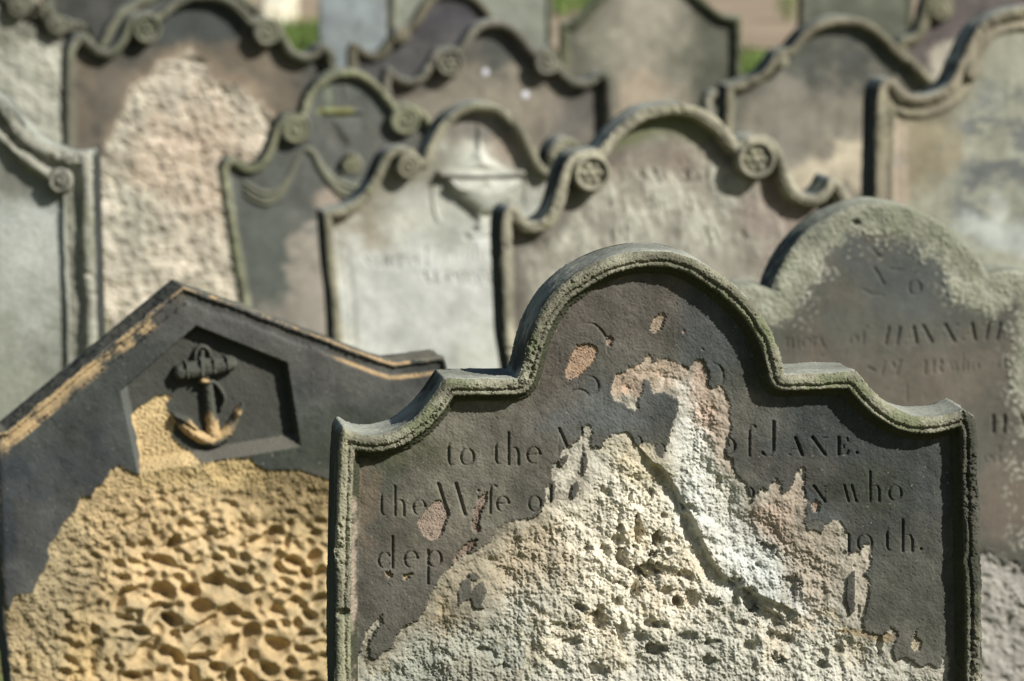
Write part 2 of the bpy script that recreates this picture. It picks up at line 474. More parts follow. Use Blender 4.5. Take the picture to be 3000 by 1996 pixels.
        for L_ in lev:
            yw = max(L_, 0)*s.T
            n1 = .8*samp(FBM, t/0.3+.2, yw/0.3+.37*s.seed) + .5*samp(FBM2, t/.5, yw/.5+.5)
            n2 = samp(GRAIN, t/.35, yw/.35+.31) if s.nlev > 20 else 0*bx
            f = min(1, max(L_, 0)*12)
            dsp = jb*(1-f) + s.enoise*f*(0.9*n1+.35*n2) - (0.004 if L_ > .98 else 0) - (.0016 if L_ < 0 else 0)
            yv = -w0 + max(L_, 0)*(s.T+w0) + (.0006 if L_ < 0 else 0)
            V.append(np.stack([bx+onx*dsp, np.full(m, yv), by+onz*dsp], 1))
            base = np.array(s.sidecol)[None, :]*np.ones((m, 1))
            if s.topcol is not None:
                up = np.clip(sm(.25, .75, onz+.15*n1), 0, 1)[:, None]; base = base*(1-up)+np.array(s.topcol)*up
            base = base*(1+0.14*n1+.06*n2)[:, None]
            NC.append(np.clip(base, .01, .9))
        V = np.concatenate(V); NC = np.concatenate(NC)
        ii = np.arange(m-1)
        F = np.concatenate([np.stack([ii+1+a*m, ii+a*m, ii+(a+1)*m, ii+1+(a+1)*m], 1) for a in range(len(lev)-1)])
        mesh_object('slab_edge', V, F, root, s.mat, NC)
        bp = np.stack([s.poly[:, 0], np.full(len(s.poly), s.T-0.003), s.poly[:, 1]], 1)
        mesh_object('slab_back', bp, [list(range(len(bp)))], root, s.mat, np.tile(np.array(s.sidecol), (len(bp), 1)), smooth=False)
        return root

# ================================================================== ground
def ground_material():
    m = bpy.data.materials.new('turf_and_earth'); m.use_nodes = True
    n = m.node_tree.nodes; l = m.node_tree.links; b = n['Principled BSDF']
    b.inputs['Roughness'].default_value = 0.95; b.inputs['Specular IOR Level'].default_value = 0.1
    tc = n.new('ShaderNodeTexCoord')
    n1 = n.new('ShaderNodeTexNoise'); n1.inputs['Scale'].default_value = 0.55; n1.inputs['Detail'].default_value = 8
    n1.inputs['Roughness'].default_value = 0.65
    l.new(tc.outputs['Object'], n1.inputs['Vector'])
    r = n.new('ShaderNodeValToRGB'); e = r.color_ramp.elements
    e[0].position = 0.36; e[0].color = (0.07, 0.12, 0.025, 1)
    e[1].position = 0.62; e[1].color = (0.30, 0.21, 0.13, 1)
    k = r.color_ramp.elements.new(0.47); k.color = (0.13, 0.15, 0.05, 1)
    l.new(n1.outputs['Fac'], r.inputs['Fac']); l.new(r.outputs['Color'], b.inputs['Base Color'])
    n2 = n.new('ShaderNodeTexNoise'); n2.inputs['Scale'].default_value = 40; n2.inputs['Detail'].default_value = 4
    l.new(tc.outputs['Object'], n2.inputs['Vector'])
    bp = n.new('ShaderNodeBump'); bp.inputs['Distance'].default_value = 0.03
    l.new(n2.outputs['Fac'], bp.inputs['Height']); l.new(bp.outputs[0], b.inputs['Normal'])
    return m
gm = bpy.data.meshes.new('ground')
def _gz(x, y): return 0.0 if y < 60 else (y-60)*0.02
gx = [-900, -300, -100, -40, -20, -10, -5, 0, 5, 10, 20, 40, 100, 300, 900]
gy = [-60, -10, 0, 5, 10, 15, 20, 25, 30, 40, 60, 120, 400, 1500]
gv = [(x, y, _gz(x, y)) for y in gy for x in gx]
gf = [(j*len(gx)+i, j*len(gx)+i+1, (j+1)*len(gx)+i+1, (j+1)*len(gx)+i) for j in range(len(gy)-1) for i in range(len(gx)-1)]
gm.from_pydata(gv, [], gf); gm.update()
gm.materials.append(ground_material())
ground = bpy.data.objects.new('ground', gm); col.objects.link(ground); ground['kind'] = 'structure'

def tuft_mesh(name, pts, seed, hmin, hmax, mat):
    r = np.random.default_rng(seed); V = []; F = []
    for x, y in pts:
        h = r.uniform(hmin, hmax); a = r.uniform(0, 6.28); b = r.uniform(0, .5)*h; wd = r.uniform(.004, .009)
        dx, dy = math.cos(a), math.sin(a); k = len(V)
        V += [(x-dy*wd, y+dx*wd, -.01), (x+dy*wd, y-dx*wd, -.01), (x+dx*b*.4+dy*wd*.7, y+dy*b*.4-dx*wd*.7, h*.6), (x+dx*b*.4-dy*wd*.7, y+dy*b*.4+dx*wd*.7, h*.6), (x+dx*b, y+dy*b, h)]
        F += [(k, k+1, k+2, k+3), (k+3, k+2, k+4)]
    me = bpy.data.meshes.new(name); me.from_pydata(V, [], F); me.update(); me.materials.append(mat)
    o = bpy.data.objects.new(name, me); col.objects.link(o); return o
def flat_material(name, rgb, rgb2, scale=6.0):
    m = bpy.data.materials.new(name); m.use_nodes = True
    n = m.node_tree.nodes; l = m.node_tree.links; b = n['Principled BSDF']
    b.inputs['Roughness'].default_value = 0.85; b.inputs['Specular IOR Level'].default_value = 0.2
    tc = n.new('ShaderNodeTexCoord'); t = n.new('ShaderNodeTexNoise'); t.inputs['Scale'].default_value = scale; t.inputs['Detail'].default_value = 6
    l.new(tc.outputs['Object'], t.inputs['Vector'])
    r = n.new('ShaderNodeValToRGB'); r.color_ramp.elements[0].position = .35; r.color_ramp.elements[1].position = .65
    r.color_ramp.elements[0].color = tuple(rgb)+(1,); r.color_ramp.elements[1].color = tuple(rgb2)+(1,)
    l.new(t.outputs['Fac'], r.inputs['Fac']); l.new(r.outputs['Color'], b.inputs['Base Color'])
    return m
def at_ground(z, x, y):
    r = ray(Q(z, [(x, y)]))[0]; return CP + r*(HC/-r[2])
GRASS = flat_material('grass_blades', (.08, .14, .03), (.15, .21, .06), 3.0)
_r = np.random.default_rng(5)
gpts = []
for z, x, y, n, sx, sy in (('za', 2100, 260, 1000, .45, 1.2), ('za', 2200, 330, 900, .6, 1.5), ('zb', 460, 440, 2500, .8, 2.5), ('zc', 430, 520, 900, .5, 1.5), ('zb', 1965, 40, 900, .5, 2.0)):
    c = at_ground(z, x, y); gpts += list(zip(c[0]+_r.normal(0, sx, n)*.5, c[1]+_r.normal(0, sy, n)*.7))
gpts += list(zip(_r.uniform(-4.5, 5, 26000), 4.5+24*_r.uniform(0, 1, 26000)**1.3))
gr = tuft_mesh('grass', gpts, 3, .04, .13, GRASS); gr['kind'] = 'stuff'; gr['label'] = 'short green grass growing round the headstones'; gr['category'] = 'grass'
# leafy dock plant by the far path
c = at_ground('zc', 715, 150)
lv, lf = [], []
for i in range(420):
    a = _r.uniform(0, 6.28); rr = .26*math.sqrt(_r.uniform(0, 1)); h = .08+.62*_r.uniform(0, 1)**.8; rr *= 1-.45*abs(h-.32)
    L_ = _r.uniform(.05, .10); t = _r.uniform(-.5, .6); p0 = np.array([rr*math.cos(a), rr*math.sin(a), h]); d = np.array([math.cos(a)*math.cos(t), math.sin(a)*math.cos(t), math.sin(t)])
    sd = np.array([-math.sin(a), math.cos(a), _r.uniform(-.4, .4)])*L_*.32; k = len(lv)
    lv += [tuple(p0), tuple(p0+d*L_*.5+sd), tuple(p0+d*L_), tuple(p0+d*L_*.5-sd)]; lf.append((k, k+1, k+2, k+3))
pl = bpy.data.objects.new('leafy_plant', None); col.objects.link(pl); pl.location = (c[0], c[1], 0)
pl['label'] = 'bright green leafy plant growing beyond the brown-faced arched headstone'; pl['category'] = 'plant'
me = bpy.data.meshes.new('foliage'); me.from_pydata(lv, [], lf); me.update(); me.materials.append(flat_material('dock_leaves', (.10, .22, .03), (.20, .36, .05), 9.0))
pl.scale = (.32, .32, .32)
o = bpy.data.objects.new('foliage', me); col.objects.link(o); o.parent = pl
sv_, sf_ = [], []
for i in range(9):
    a = i*.7; k = len(sv_)
    for j, (rr, h) in enumerate(((.02, -.02), (.07, .3), (.14, .6))):
        x, y = rr*math.cos(a), rr*math.sin(a); wd = .007-.002*j
        sv_ += [(x-wd, y-wd, h), (x+wd, y-wd, h), (x, y+wd, h)]
    for j in range(2):
        for e in range(3): sf_.append((k+j*3+e, k+j*3+(e+1) % 3, k+j*3+3+(e+1) % 3, k+j*3+3+e))
me = bpy.data.meshes.new('stem'); me.from_pydata(sv_, [], sf_); me.update(); me.materials.append(flat_material('dock_stem', (.12, .14, .04), (.16, .16, .06)))
o = bpy.data.objects.new('stem', me); col.objects.link(o); o.parent = pl; o['kind'] = 'stuff'
# trodden earth path across the far side
pm = bpy.data.meshes.new('earth_path')
px_ = np.linspace(-40, 40, 60)
pm.from_pydata([(x, 33.5+.5*math.sin(x*.6)+.25*math.sin(x*1.7), .004) for x in px_]+[(x, 58+.8*math.sin(x*.5), .004) for x in px_], [], [(i, i+1, 61+i, 60+i) for i in range(59)]); pm.update()
pm.materials.append(flat_material('trodden_earth', (.27, .21, .145), (.38, .30, .21), 1.3))
o = bpy.data.objects.new('earth_path', pm); col.objects.link(o); o['kind'] = 'structure'
# pale slab lying by the path
c0 = at_ground('za', 1800, 170); c1 = at_ground('za', 2120, 60)
hx = abs(c1[0]-c0[0])/2; cx = (c0[0]+c1[0])/2; y0, y1 = c0[1]-.6, c0[1]+1.6
bv = []
for zz, ins in ((-.03, 0), (.16, 0), (.19, .03)):
    n = 14
    for i in range(n):
        a = 2*math.pi*i/n; cxx = math.copysign(abs(math.cos(a))**.35, math.cos(a)); syy = math.copysign(abs(math.sin(a))**.35, math.sin(a))
        bv.append((cx+cxx*(hx-ins)*(1+.02*math.sin(i*3)), (y0+y1)/2+syy*((y1-y0)/2-ins), zz))
bf = [(L*14+i, L*14+(i+1) % 14, (L+1)*14+(i+1) % 14, (L+1)*14+i) for L in range(2) for i in range(14)] + [tuple(range(28, 42))]
me = bpy.data.meshes.new('ledger_stone'); me.from_pydata(bv, [], bf); me.update(); me.materials.append(flat_material('pale_ledger', (.60, .56, .42), (.72, .69, .55), 5.0))
o = bpy.data.objects.new('ledger_stone', me); col.objects.link(o); o['label'] = 'pale cream grave slab lying flat beside the earth path'; o['category'] = 'grave slab'

# ================================================================== the near stone with the worn inscription
A_PROF = [(0, -.0055), (.002, -.002), (.005, 0), (.011, 0), (.0125, -.003), (.0138, -.0062), (.0150, -.0035), (.0185, -.0030),
          (.0205, -.0055), (.022, -.013), (.025, -.019), (.0295, -.0235), (.0305, -.027), (.032, -.027)]
PW = -.027
def stone_jane():
    out = [('z3', [(176, 1568), (175, 1000), (180, 600), (192, 200), (203, 60)]),
           ('z1', [(212, 1335), (232, 1296, 1), (300, 1330), (380, 1348), (480, 1342), (590, 1298), (690, 1222), (775, 1125), (830, 1045),
                   (866, 990, 1), (1322, 985, 1), (1345, 930), (1365, 850), (1400, 725), (1455, 590), (1545, 455), (1650, 360), (1770, 285), (1900, 228), (2060, 190)]),
           ('z2', [(40, 184), (160, 193), (300, 238), (425, 312), (540, 400), (640, 492), (720, 592), (785, 705), (830, 830), (850, 900), (858, 962, 1),
                   (1305, 943, 1), (1400, 1055), (1480, 1130), (1580, 1190), (1700, 1226), (1830, 1224), (1930, 1200), (1985, 1178, 1), (2040, 1225), (2060, 1290), (2068, 1400)]),
           ('z4', [(2072, 200), (2085, 600), (2086, 790), (2080, 820), (2088, 860), (2092, 1000), (2098, 1568)])]
    s = Stone('dark crusted round-arched headstone inscribed "to the Memory of JANE", its centre flaked to pale stone',
              6.0, (1915, 1450), 7.0, out, T=0.115, prof=A_PROF, res=0.00118, panel=PW, seed=1, mat=MAT_NEAR, rough=0.0002, edge_noise=0.0009, nlev=36)
    u, v = s.u, s.v
    n_big = samp(FBM2, u/0.5+.2, v/0.5); n_mid = samp(FBM, u/0.2, v/0.2+.4); n_gr = samp(GRAIN, u/.16, v/.16); n_gr2 = samp(GRAIN, u/.28+.5, v/.28); n_f = samp(FBM, u/.055+.3, v/.055); run_v = samp(FBM, u/.09+.2, v/.55)
    panel = s.d > .0305
    # ---- colours of the crust
    s.c[:] = C(100, 97, 87)
    s.mix(C(116, 111, 98), sm(-.1, 1.5, n_big)*.8); s.mix(C(82, 84, 70), sm(.1, 1.4, samp(FBM2, u/.4+.6, v/.4+.3))*.6)
    s.mix(C(98, 87, 78), .6*s.blob('z1', 1530, 1000, 190, 520, .6, rot=-8))
    s.mix(C(98, 91, 82), .7*s.blob('z1', 2050, 560, 420, 260, .7))
    s.mix(C(94, 97, 95), .75*s.blob('z1', 1950, 1230, 460, 190, .7))
    s.mix(C(72, 75, 73), .9*s.blob('z2', 1450, 1450, 900, 520, .6)); s.mix(C(82, 82, 74), .7*s.blob('z4', 1600, 1000, 420, 500, .6))
    s.mix(C(82, 86, 88), .6*s.blob('z2', 420, 760, 200, 420, .6))
    s.mix(C(74, 78, 52), .7*s.blob('z1', 560, 1430, 330, 130, .6))
    s.mix(C(132, 116, 76), .75*s.blob('z3', 430, 310, 60, 110, .6, .5))
    s.mix(C(122, 108, 88), .7*s.blob('z3', 350, 640, 90, 190, .6, .5))
    s.mix(C(106, 95, 84), .5*s.blob('z3', 780, 700, 380, 140, .7))
    s.mix(C(98, 90, 80), .5*s.blob('z4', 900, 230, 260, 130, .7))
    s.mix(C(66, 68, 48), .5*s.blob('z4', 1330, 320, 260, 160, .7))
    s.mix(C(120, 115, 100), .75*s.blob('z3', 650, 520, 620, 560, .6, .35)*sm(-1.2, 1.0, n_big))
    s.mix(C(98, 93, 84), .6*s.blob('z3', 700, 1100, 420, 260, .6))
    s.c *= (1 + .10*n_mid + .05*n_gr + .06*samp(FBM, u/.12+.1, v/.9))[..., None]
    s.mix(C(150, 146, 128), sm(2.3, 2.9, samp(GRAIN, u/.42+.2, v/.42+.6))*.8)
    # ---- mouldings
    mld = sm(.031, .029, s.d); face = sm(.021, .0185, s.d)
    s.mix(C(74, 75, 58), mld)
    s.mix(C(122, 119, 100), face*.95)
    s.mix(C(168, 164, 140), face*sm(-.3, 1.2, n_gr*.4+n_mid*.7)*.85)
    s.mix(C(122, 128, 92), face*sm(.5, 1.5, samp(FBM, u/.3+.7, v/.3))*.6)
    s.mix(C(172, 166, 138), face*s.blob('z3', 215, 900, 60, 800, .5, .5)*.6)
    s.mix(C(176, 160, 140), s.blob('z3', 280, 1000, 34, 700, .5, .6)*mld*(1-face)*.9)
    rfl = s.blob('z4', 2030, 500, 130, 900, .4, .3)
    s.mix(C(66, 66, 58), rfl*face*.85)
    # eroded edges on the moulding: bites and roughness
    rough_m = np.clip(face, 0, 1)
    s.w += rough_m*(.0004*n_gr + .0008*n_mid - .0012*np.clip(samp(GRAIN, u/.22+.3, v/.22)-.9, 0, 2))
    bite = sm(.9, 1.6, samp(FBM, u/.22+.17, v/.22+.55))*sm(.024, .012, s.d)*(s.d > 0)
    s.w -= .0035*bite
    nb = s.blob('z4', 2075, 800, 26, 50, .4, .2); s.w -= .010*nb*face
    nb2 = s.blob('z3', 215, 1120, 40, 24, .4, .1); s.w -= .012*nb2*face
    # ---- the flaked area
    main = [('z3', [(1900, 3150), (1300, 3000), (700, 2850), (420, 2500), (240, 2100), (235, 1750), (300, 1500), (318, 1400), (335, 1320), (372, 1250), (425, 1178), (468, 1148), (480, 1195), (435, 1285), (402, 1350), (408, 1425), (432, 1440),
                    (470, 1372), (540, 1350), (562, 1290), (620, 1222), (690, 1182), (742, 1110), (770, 1010), (830, 910), (905, 855), (960, 800), (1055, 742), (1085, 712),
                    (1150, 692), (1200, 612), (1285, 560), (1400, 540), (1462, 490), (1492, 440), (1482, 350), (1532, 318), (1545, 215), (1598, 172), (1615, 100), (1668, 70), (1722, 0)]),
            ('z1', [(1702, 1290), (1762, 1258), (1792, 1290), (1790, 1408), (1850, 1410), (1880, 1368), (1920, 1335), (2010, 1330), (2050, 1382), (2078, 1400), (2100, 1385), (2140, 1380),
                    (2185, 1405), (2190, 1470), (2225, 1488), (2258, 1440), (2256, 1395), (2275, 1300), (2312, 1222), (2328, 1160)]),
            ('z2', [(186, 1128), (150, 1100), (100, 1078), (60, 1085), (20, 1075), (5, 1020), (-15, 1005), (-30, 1080), (-50, 1105)]),
            ('z1', [(2092, 1180), (2058, 1208), (2020, 1180), (1990, 1142), (1920, 1122), (1908, 1060), (1912, 1000), (1932, 958), (2000, 912), (2070, 882), (2112, 868), (2150, 832), (2174, 852),
                    (2170, 882), (2230, 866)]),
            ('z2', [(60, 862), (110, 866), (200, 890), (260, 926), (290, 882), (340, 868), (358, 905), (388, 950), (372, 1020), (402, 1058), (440, 1022), (478, 1030), (500, 1092), (520, 1162), (515, 1280),
                    (500, 1362), (486, 1440), (500, 1468), (540, 1482), (552, 1560)]),
            ('z4', [(570, 280), (620, 310), (640, 372), (658, 432), (680, 382), (702, 350), (740, 362), (760, 330), (800, 290), (838, 322), (850, 380), (900, 322), (940, 252), (974, 236), (980, 290), (970, 352),
                    (1000, 420), (990, 472), (972, 570), (990, 622), (1050, 630), (1090, 652), (1110, 592), (1140, 582), (1160, 546), (1200, 572), (1240, 612), (1260, 652), (1250, 752), (1264, 772), (1300, 742),
                    (1330, 772), (1366, 702), (1385, 690), (1396, 740), (1385, 860), (1350, 902), (1402, 940), (1390, 1042), (1362, 1150), (1350, 1222), (1372, 1250), (1460, 1262), (1520, 1222), (1560, 1252),
                    (1572, 1302), (1540, 1352), (1522, 1402), (1560, 1452), (1620, 1412), (1660, 1440), (1700, 1472), (1760, 1442), (1820, 1472), (1842, 1422), (1880, 1392), (1892, 1568), (1905, 1850), (1800, 2250), (1500, 2600), (900, 2900), (300, 3100)])]
    P = np.vstack([s.L(z, p) for z, p in main])
    sd = s.psd(None, P, .0015, m=.06, ws=.016) - .0008
    isl = [('z3', [(950, 1010), (970, 940), (1020, 930), (1035, 1005), (1100, 945), (1122, 1000), (1090, 1090), (1112, 1112), (1050, 1112), (1030, 1050), (980, 1062), (950, 1100)]),
           ('z3', [(1018, 930), (1022, 900), (1060, 890), (1080, 910), (1062, 935)]),
           ('z3', [(1722, 260), (1730, 150), (1752, 138), (1762, 180), (1748, 255), (1735, 275)]),
           ('z3', [(1655, 400), (1668, 340), (1700, 315), (1708, 345), (1690, 395), (1670, 420)]),
           ('z4', [(1250, 920), (1292, 880), (1294, 1000), (1292, 1130), (1262, 1162), (1240, 1050)]),
           ('z3', [(1575, 215), (1600, 165), (1640, 150), (1628, 185), (1600, 220)]),
           ('z3', [(1522, 420), (1530, 330), (1555, 310), (1560, 340), (1545, 420), (1530, 450)])]
    for z, p in isl: sd = np.minimum(sd, -s.psd(z, p, .0006))
    small = [('z1', [(2150, 640), (2170, 592), (2228, 562), (2258, 582), (2250, 632), (2210, 690), (2188, 712), (2150, 682)]),
             ('z1', [(1620, 972), (1660, 852), (1700, 782), (1760, 770), (1810, 800), (1800, 862), (1750, 922), (1680, 982), (1640, 996)]),
             ('z3', [(702, 572), (742, 502), (800, 432), (840, 422), (868, 472), (880, 542), (860, 622), (790, 682), (740, 652)]),
             ('z3', [(1030, 600), (1042, 482), (1080, 412), (1128, 382), (1130, 442), (1100, 502), (1080, 570), (1100, 640), (1042, 642)]),
             ('z3', [(920, 802), (960, 722), (1020, 682), (1068, 672), (1060, 722), (1002, 772), (990, 832), (930, 862)]),
             ('z4', [(1650, 1340), (1662, 1260), (1682, 1222), (1694, 1252), (1684, 1292), (1720, 1332), (1700, 1372), (1660, 1382)]),
             ('z4', [(1030, 462), (1046, 430), (1068, 460), (1064, 500), (1042, 496)]),
             ('z2', [(202, 690), (220, 668), (240, 684), (232, 708), (212, 712)]), ('z2', [(328, 802), (340, 788), (356, 800), (344, 818)]),
             ('z1', [(1882, 760), (1896, 732), (1912, 742), (1900, 778)]), ('z3', [(592, 910), (612, 896), (660, 884), (668, 900), (640, 930), (604, 938)]),
             ('z3', [(496, 890), (515, 884), (532, 910), (520, 926)]), ('z3', [(590, 1030), (602, 1012), (614, 1036), (600, 1046)]),
             ('g3', [(1120, 240), (1128, 190), (1150, 165), (1158, 190), (1140, 240)])]
    sds = np.full(u.shape, -.05)
    for z, p in small: sds = np.maximum(sds, s.psd(z, p, .0013))
    er = sm(-.0003, .0008, sd)*panel; ers = sm(-.0003, .0007, sds)*panel*(1-er)
    deep = sm(.004, .045, sd)*er
    crust = 1 - np.clip(er+ers, 0, 1)
    # ---- letters cut before the flaking
    l1 = l2 = l3 = 1
    fl = s.newpart('carved_flourish', 0)
    keep = crust*.9 + .1
    k2 = np.clip(crust + .35*sm(.016, .0, sd), 0, 1)
    s.text('z3', [('t', 868, 218), ('o', 958, 216), ('t', 1165, 212), ('h', 1250, 210), ('e', 1375, 205)], 108, keep=keep, pid=l1)
    s.text('z3', [('t', 748, 185)], 42, keep=keep*.7, pid=l1)
    s.text('z3', [('M', 1560, 150)], 165, keep=k2, pid=l1, wk=.75)
    s.text('z3', [('e', 1890, 140), ('m', 1980, 135), ('o', 2165, 175)], 100, keep=k2*.7, pid=l1)
    s.text('z4', [('o', 455, 150), ('f', 610, 155), ('J', 735, 152)], 108, keep=keep, pid=l1)
    s.text('z4', [('A', 882, 150), ('N', 1020, 147), ('E', 1180, 148), ('.', 1296, 148)], 108, keep=keep, pid=l1, wk=1.05)
    s.text('z3', [('t', 448, 532), ('h', 538, 530), ('e', 660, 528)], 100, keep=keep, pid=l2)
    s.text('z3', [('W', 822, 520)], 190, keep=keep, pid=l2, wk=.62)
    s.text('z3', [('i', 1062, 515), ('f', 1128, 515), ('e', 1185, 508), ('o', 1385, 505), ('f', 1508, 500)], 100, keep=keep, pid=l2)
    s.text('z4', [('N', 1030, 442), ('o', 905, 440), ('o', 580, 440)], 96, keep=keep, pid=l2)
    s.text('z4', [('w', 1222, 440), ('h', 1378, 440), ('o', 1505, 438)], 100, keep=keep, pid=l2)
    s.text('z3', [('d', 442, 860), ('e', 605, 858), ('p', 745, 855), ('a', 930, 835)], 108, keep=np.clip(crust+.45*ers, 0, 1), pid=l3)
    s.text('z4', [('1', 1240, 755), ('0', 1308, 755), ('t', 1478, 755), ('h', 1582, 755), ('.', 1700, 752)], 106, keep=keep, pid=l3)
    fz = s.k/VIEW['z1'][2]
    def fs(z, pts, w0, w1=None, dep=.0045):
        q = catmull([tuple(a) for a in s.L(z, pts)]); t = np.linspace(0, 1, len(q))
        wd = (w0 + ((w1 if w1 is not None else w0)-w0)*np.sin(t*math.pi))*fz
        s.ditch(q, wd, dep, crust, pid=fl)
    fs('z1', [(1735, 634), (1800, 645), (1850, 690), (1880, 750), (1880, 820)], 6, 26)
    fs('z1', [(1735, 634), (1650, 662), (1592, 735), (1576, 830), (1605, 930), (1650, 990)], 5)
    fs('z1', [(1620, 745), (1700, 720), (1768, 732), (1812, 790), (1800, 862), (1748, 915), (1690, 942), (1660, 902), (1682, 858)], 5, 9)
    fs('z1', [(1742, 964), (1800, 980), (1826, 1030), (1812, 1072), (1775, 1100)], 6, 28)
    fs('z1', [(1615, 1110), (1650, 1072), (1705, 1055), (1750, 1070), (1778, 1095)], 5, 22)
    fs('z1', [(1615, 1110), (1622, 1170), (1665, 1215), (1735, 1235), (1810, 1205), (1855, 1140), (1860, 1080), (1840, 1030)], 6)
    fs('z2', [(400, 882), (448, 910), (468, 960), (462, 1010), (440, 1036)], 6, 26)
    # chip lips
    s.w -= .0006*np.clip(n_gr-.6, 0, 2)*crust*panel + .0006*np.clip(n_gr2-1.0, 0, 2)*crust*panel
    s.w += (.00012*n_gr + .00028*n_f)*crust*panel
    # ---- depth of the loss
    s.w += .0003*np.exp(-((np.maximum(sd, sds)+.0025)/.0018)**2)*crust*panel
    s.w -= ers*(.0034 + .0006*n_gr + .0006*n_mid)
    base = .0030 + .009*deep
    roughv = (.0002*n_gr + .0003*n_gr2 + .0009*n_f + .0013*n_mid)
    s.w -= er*base; s.w += er*roughv*(.6+.8*deep) + er*deep*(.0028*samp(FBM2, u/.35+.1, v/.28+.7) + .0010*samp(FBM, u/.10+.3, v/.13) + .0014*run_v)
    dz = sm(.02, .06, sd)
    dz = dz*s.blob('z3', 2250, 1050, 1500, 900, .5, .15)
    bn = samp(BAND, u/.72+.1, v/.80+.2); bn2 = samp(BAND2, u/.32+.6, v/.30+.33)
    s.w -= dz*(.0085*sm(.7, 1.5, bn) + .0045*sm(.9, 1.7, bn2) + .0022*samp(FBM, u/.14, v/.14))*er
    # the raised run from the tongue down to the right, sharply undercut on its left
    run = s.L('z4', [(20, 190), (85, 225), (160, 330), (230, 450), (290, 560), (345, 690), (400, 810), (480, 905), (610, 985), (740, 1045), (870, 1105), (1000, 1185), (1120, 1215)])
    run = catmull([tuple(a) for a in run])
    rd, rcu, rcv = s.pdist(run, .05)
    # side: right/up of the line positive
    side = np.sign((u-rcu)*.75 + (v-rcv)*.65)
    along = np.clip((rcu-run[0, 0])/(run[-1, 0]-run[0, 0]), 0, 1)
    ridge = np.where(side > 0, np.exp(-(rd/.028)**2), np.exp(-(rd/.0025)**2))*np.sin(np.clip(along*1.05+.12, 0, 1)*math.pi)**.5
    hol = np.where(side < 0, np.exp(-((rd-.008)/.011)**2), 0)*np.sin(np.clip(along*.95+.1, 0, 1)*math.pi)**.6
    s.w += er*(.0085*ridge - .0085*hol)
    f3 = s.k/VIEW['z3'][2]
    pits = [('z3', 2080, 640, 36, 110, 0, 11), ('z3', 2195, 690, 34, 75, 8, 10), ('z3', 1970, 605, 26, 42, 0, 6), ('z3', 1960, 690, 30, 42, 10, 6), ('z3', 1985, 800, 30, 58, 0, 9),
            ('z3', 2150, 880, 55, 42, 25, 9), ('z3', 1945, 962, 36, 26, 0, 7), ('z3', 2062, 965, 42, 105, 14, 12), ('z3', 1955, 1082, 30, 36, 0, 8), ('z3', 1732, 1112, 28, 22, 20, 7),
            ('z3', 1830, 1212, 48, 46, 0, 10), ('z3', 1985, 1262, 32, 50, 10, 8), ('z3', 2180, 1392, 62, 36, 15, 9), ('z3', 1850, 1512, 58, 32, 10, 9), ('z3', 2030, 430, 18, 55, 0, 6),
            ('z3', 2150, 430, 22, 50, 15, 6), ('z3', 2050, 290, 34, 24, 0, 4), ('z3', 1880, 760, 26, 30, 0, 6), ('z3', 1755, 770, 22, 30, 0, 6), ('z3', 2270, 1010, 30, 20, 0, 7),
            ('z3', 2330, 1080, 25, 30, 0, 8), ('z3', 1850, 1130, 20, 28, 0, 6), ('z3', 1720, 1250, 30, 20, 0, 6), ('z3', 2090, 1310, 30, 40, 0, 6), ('z3', 1600, 1240, 60, 24, 0, 4),
            ('z3', 1690, 1330, 50, 18, 0, 5), ('z3', 1100, 1380, 34, 14, 0, 4), ('z3', 1600, 1470, 40, 24, 30, 5), ('z3', 1220, 1490, 40, 20, 0, 4), ('z3', 2230, 1220, 40, 22, 0, 6),
            ('z4', 60, 690, 42, 72, 0, 10), ('z4', 280, 1062, 30, 40, 0, 9), ('z4', 185, 1080, 26, 32, 0, 9), ('z4', 430, 1075, 40, 30, 20, 9), ('z4', 548, 1080, 28, 32, 0, 8),
            ('z4', 655, 1092, 46, 38, 15, 9), ('z4', 790, 1180, 90, 44, 25, 9), ('z4', 772, 1300, 26, 28, 0, 8), ('z4', 868, 1312, 36, 32, 20, 9), ('z4', 640, 1362, 26, 34, 0, 6),
            ('z4', 842, 1430, 60, 44, 10, 10), ('z4', 1090, 1478, 38, 26, 0, 8), ('z4', 1450, 1362, 16, 46, 0, 6), ('z4', 1200, 1386, 24, 16, 0, 5), ('z4', 740, 770, 58, 48, 30, 7),
            ('z4', 885, 960, 62, 54, 30, 7), ('z4', 642, 1002, 32, 28, 0, 6), ('z4', 540, 950, 46, 26, 25, 7), ('z4', 582, 1218, 36, 20, 0, 6), ('z4', 1110, 1402, 24, 24, 0, 5),
            ('z4', 250, 490, 40, 22, 20, 5), ('z4', 105, 540, 26, 18, 0, 5), ('z4', 440, 330, 18, 60, 10, 4), ('z4', 1680, 1215, 14, 14, 0, 3), ('z4', 50, 1390, 50, 34, 0, 7), ('z4', 30, 1220, 40, 26, 0, 6),
            ('z4', 250, 1300, 50, 22, 0, 5), ('z4', 420, 1330, 40, 20, 0, 5), ('z4', 390, 1450, 40, 30, 0, 6), ('z4', 130, 750, 20, 30, 0, 5), ('z4', 100, 880, 80, 24, 20, 5), ('z4', 250, 910, 40, 24, 0, 5),
            ('z4', 1290, 847, 8, 8, 0, 3), ('z4', 1320, 1130, 8, 40, 0, 2), ('z4', 180, 700, 16, 14, 0, 4), ('z4', 560, 765, 18, 12, 0, 4), ('z4', 685, 845, 28, 14, 20, 5)]
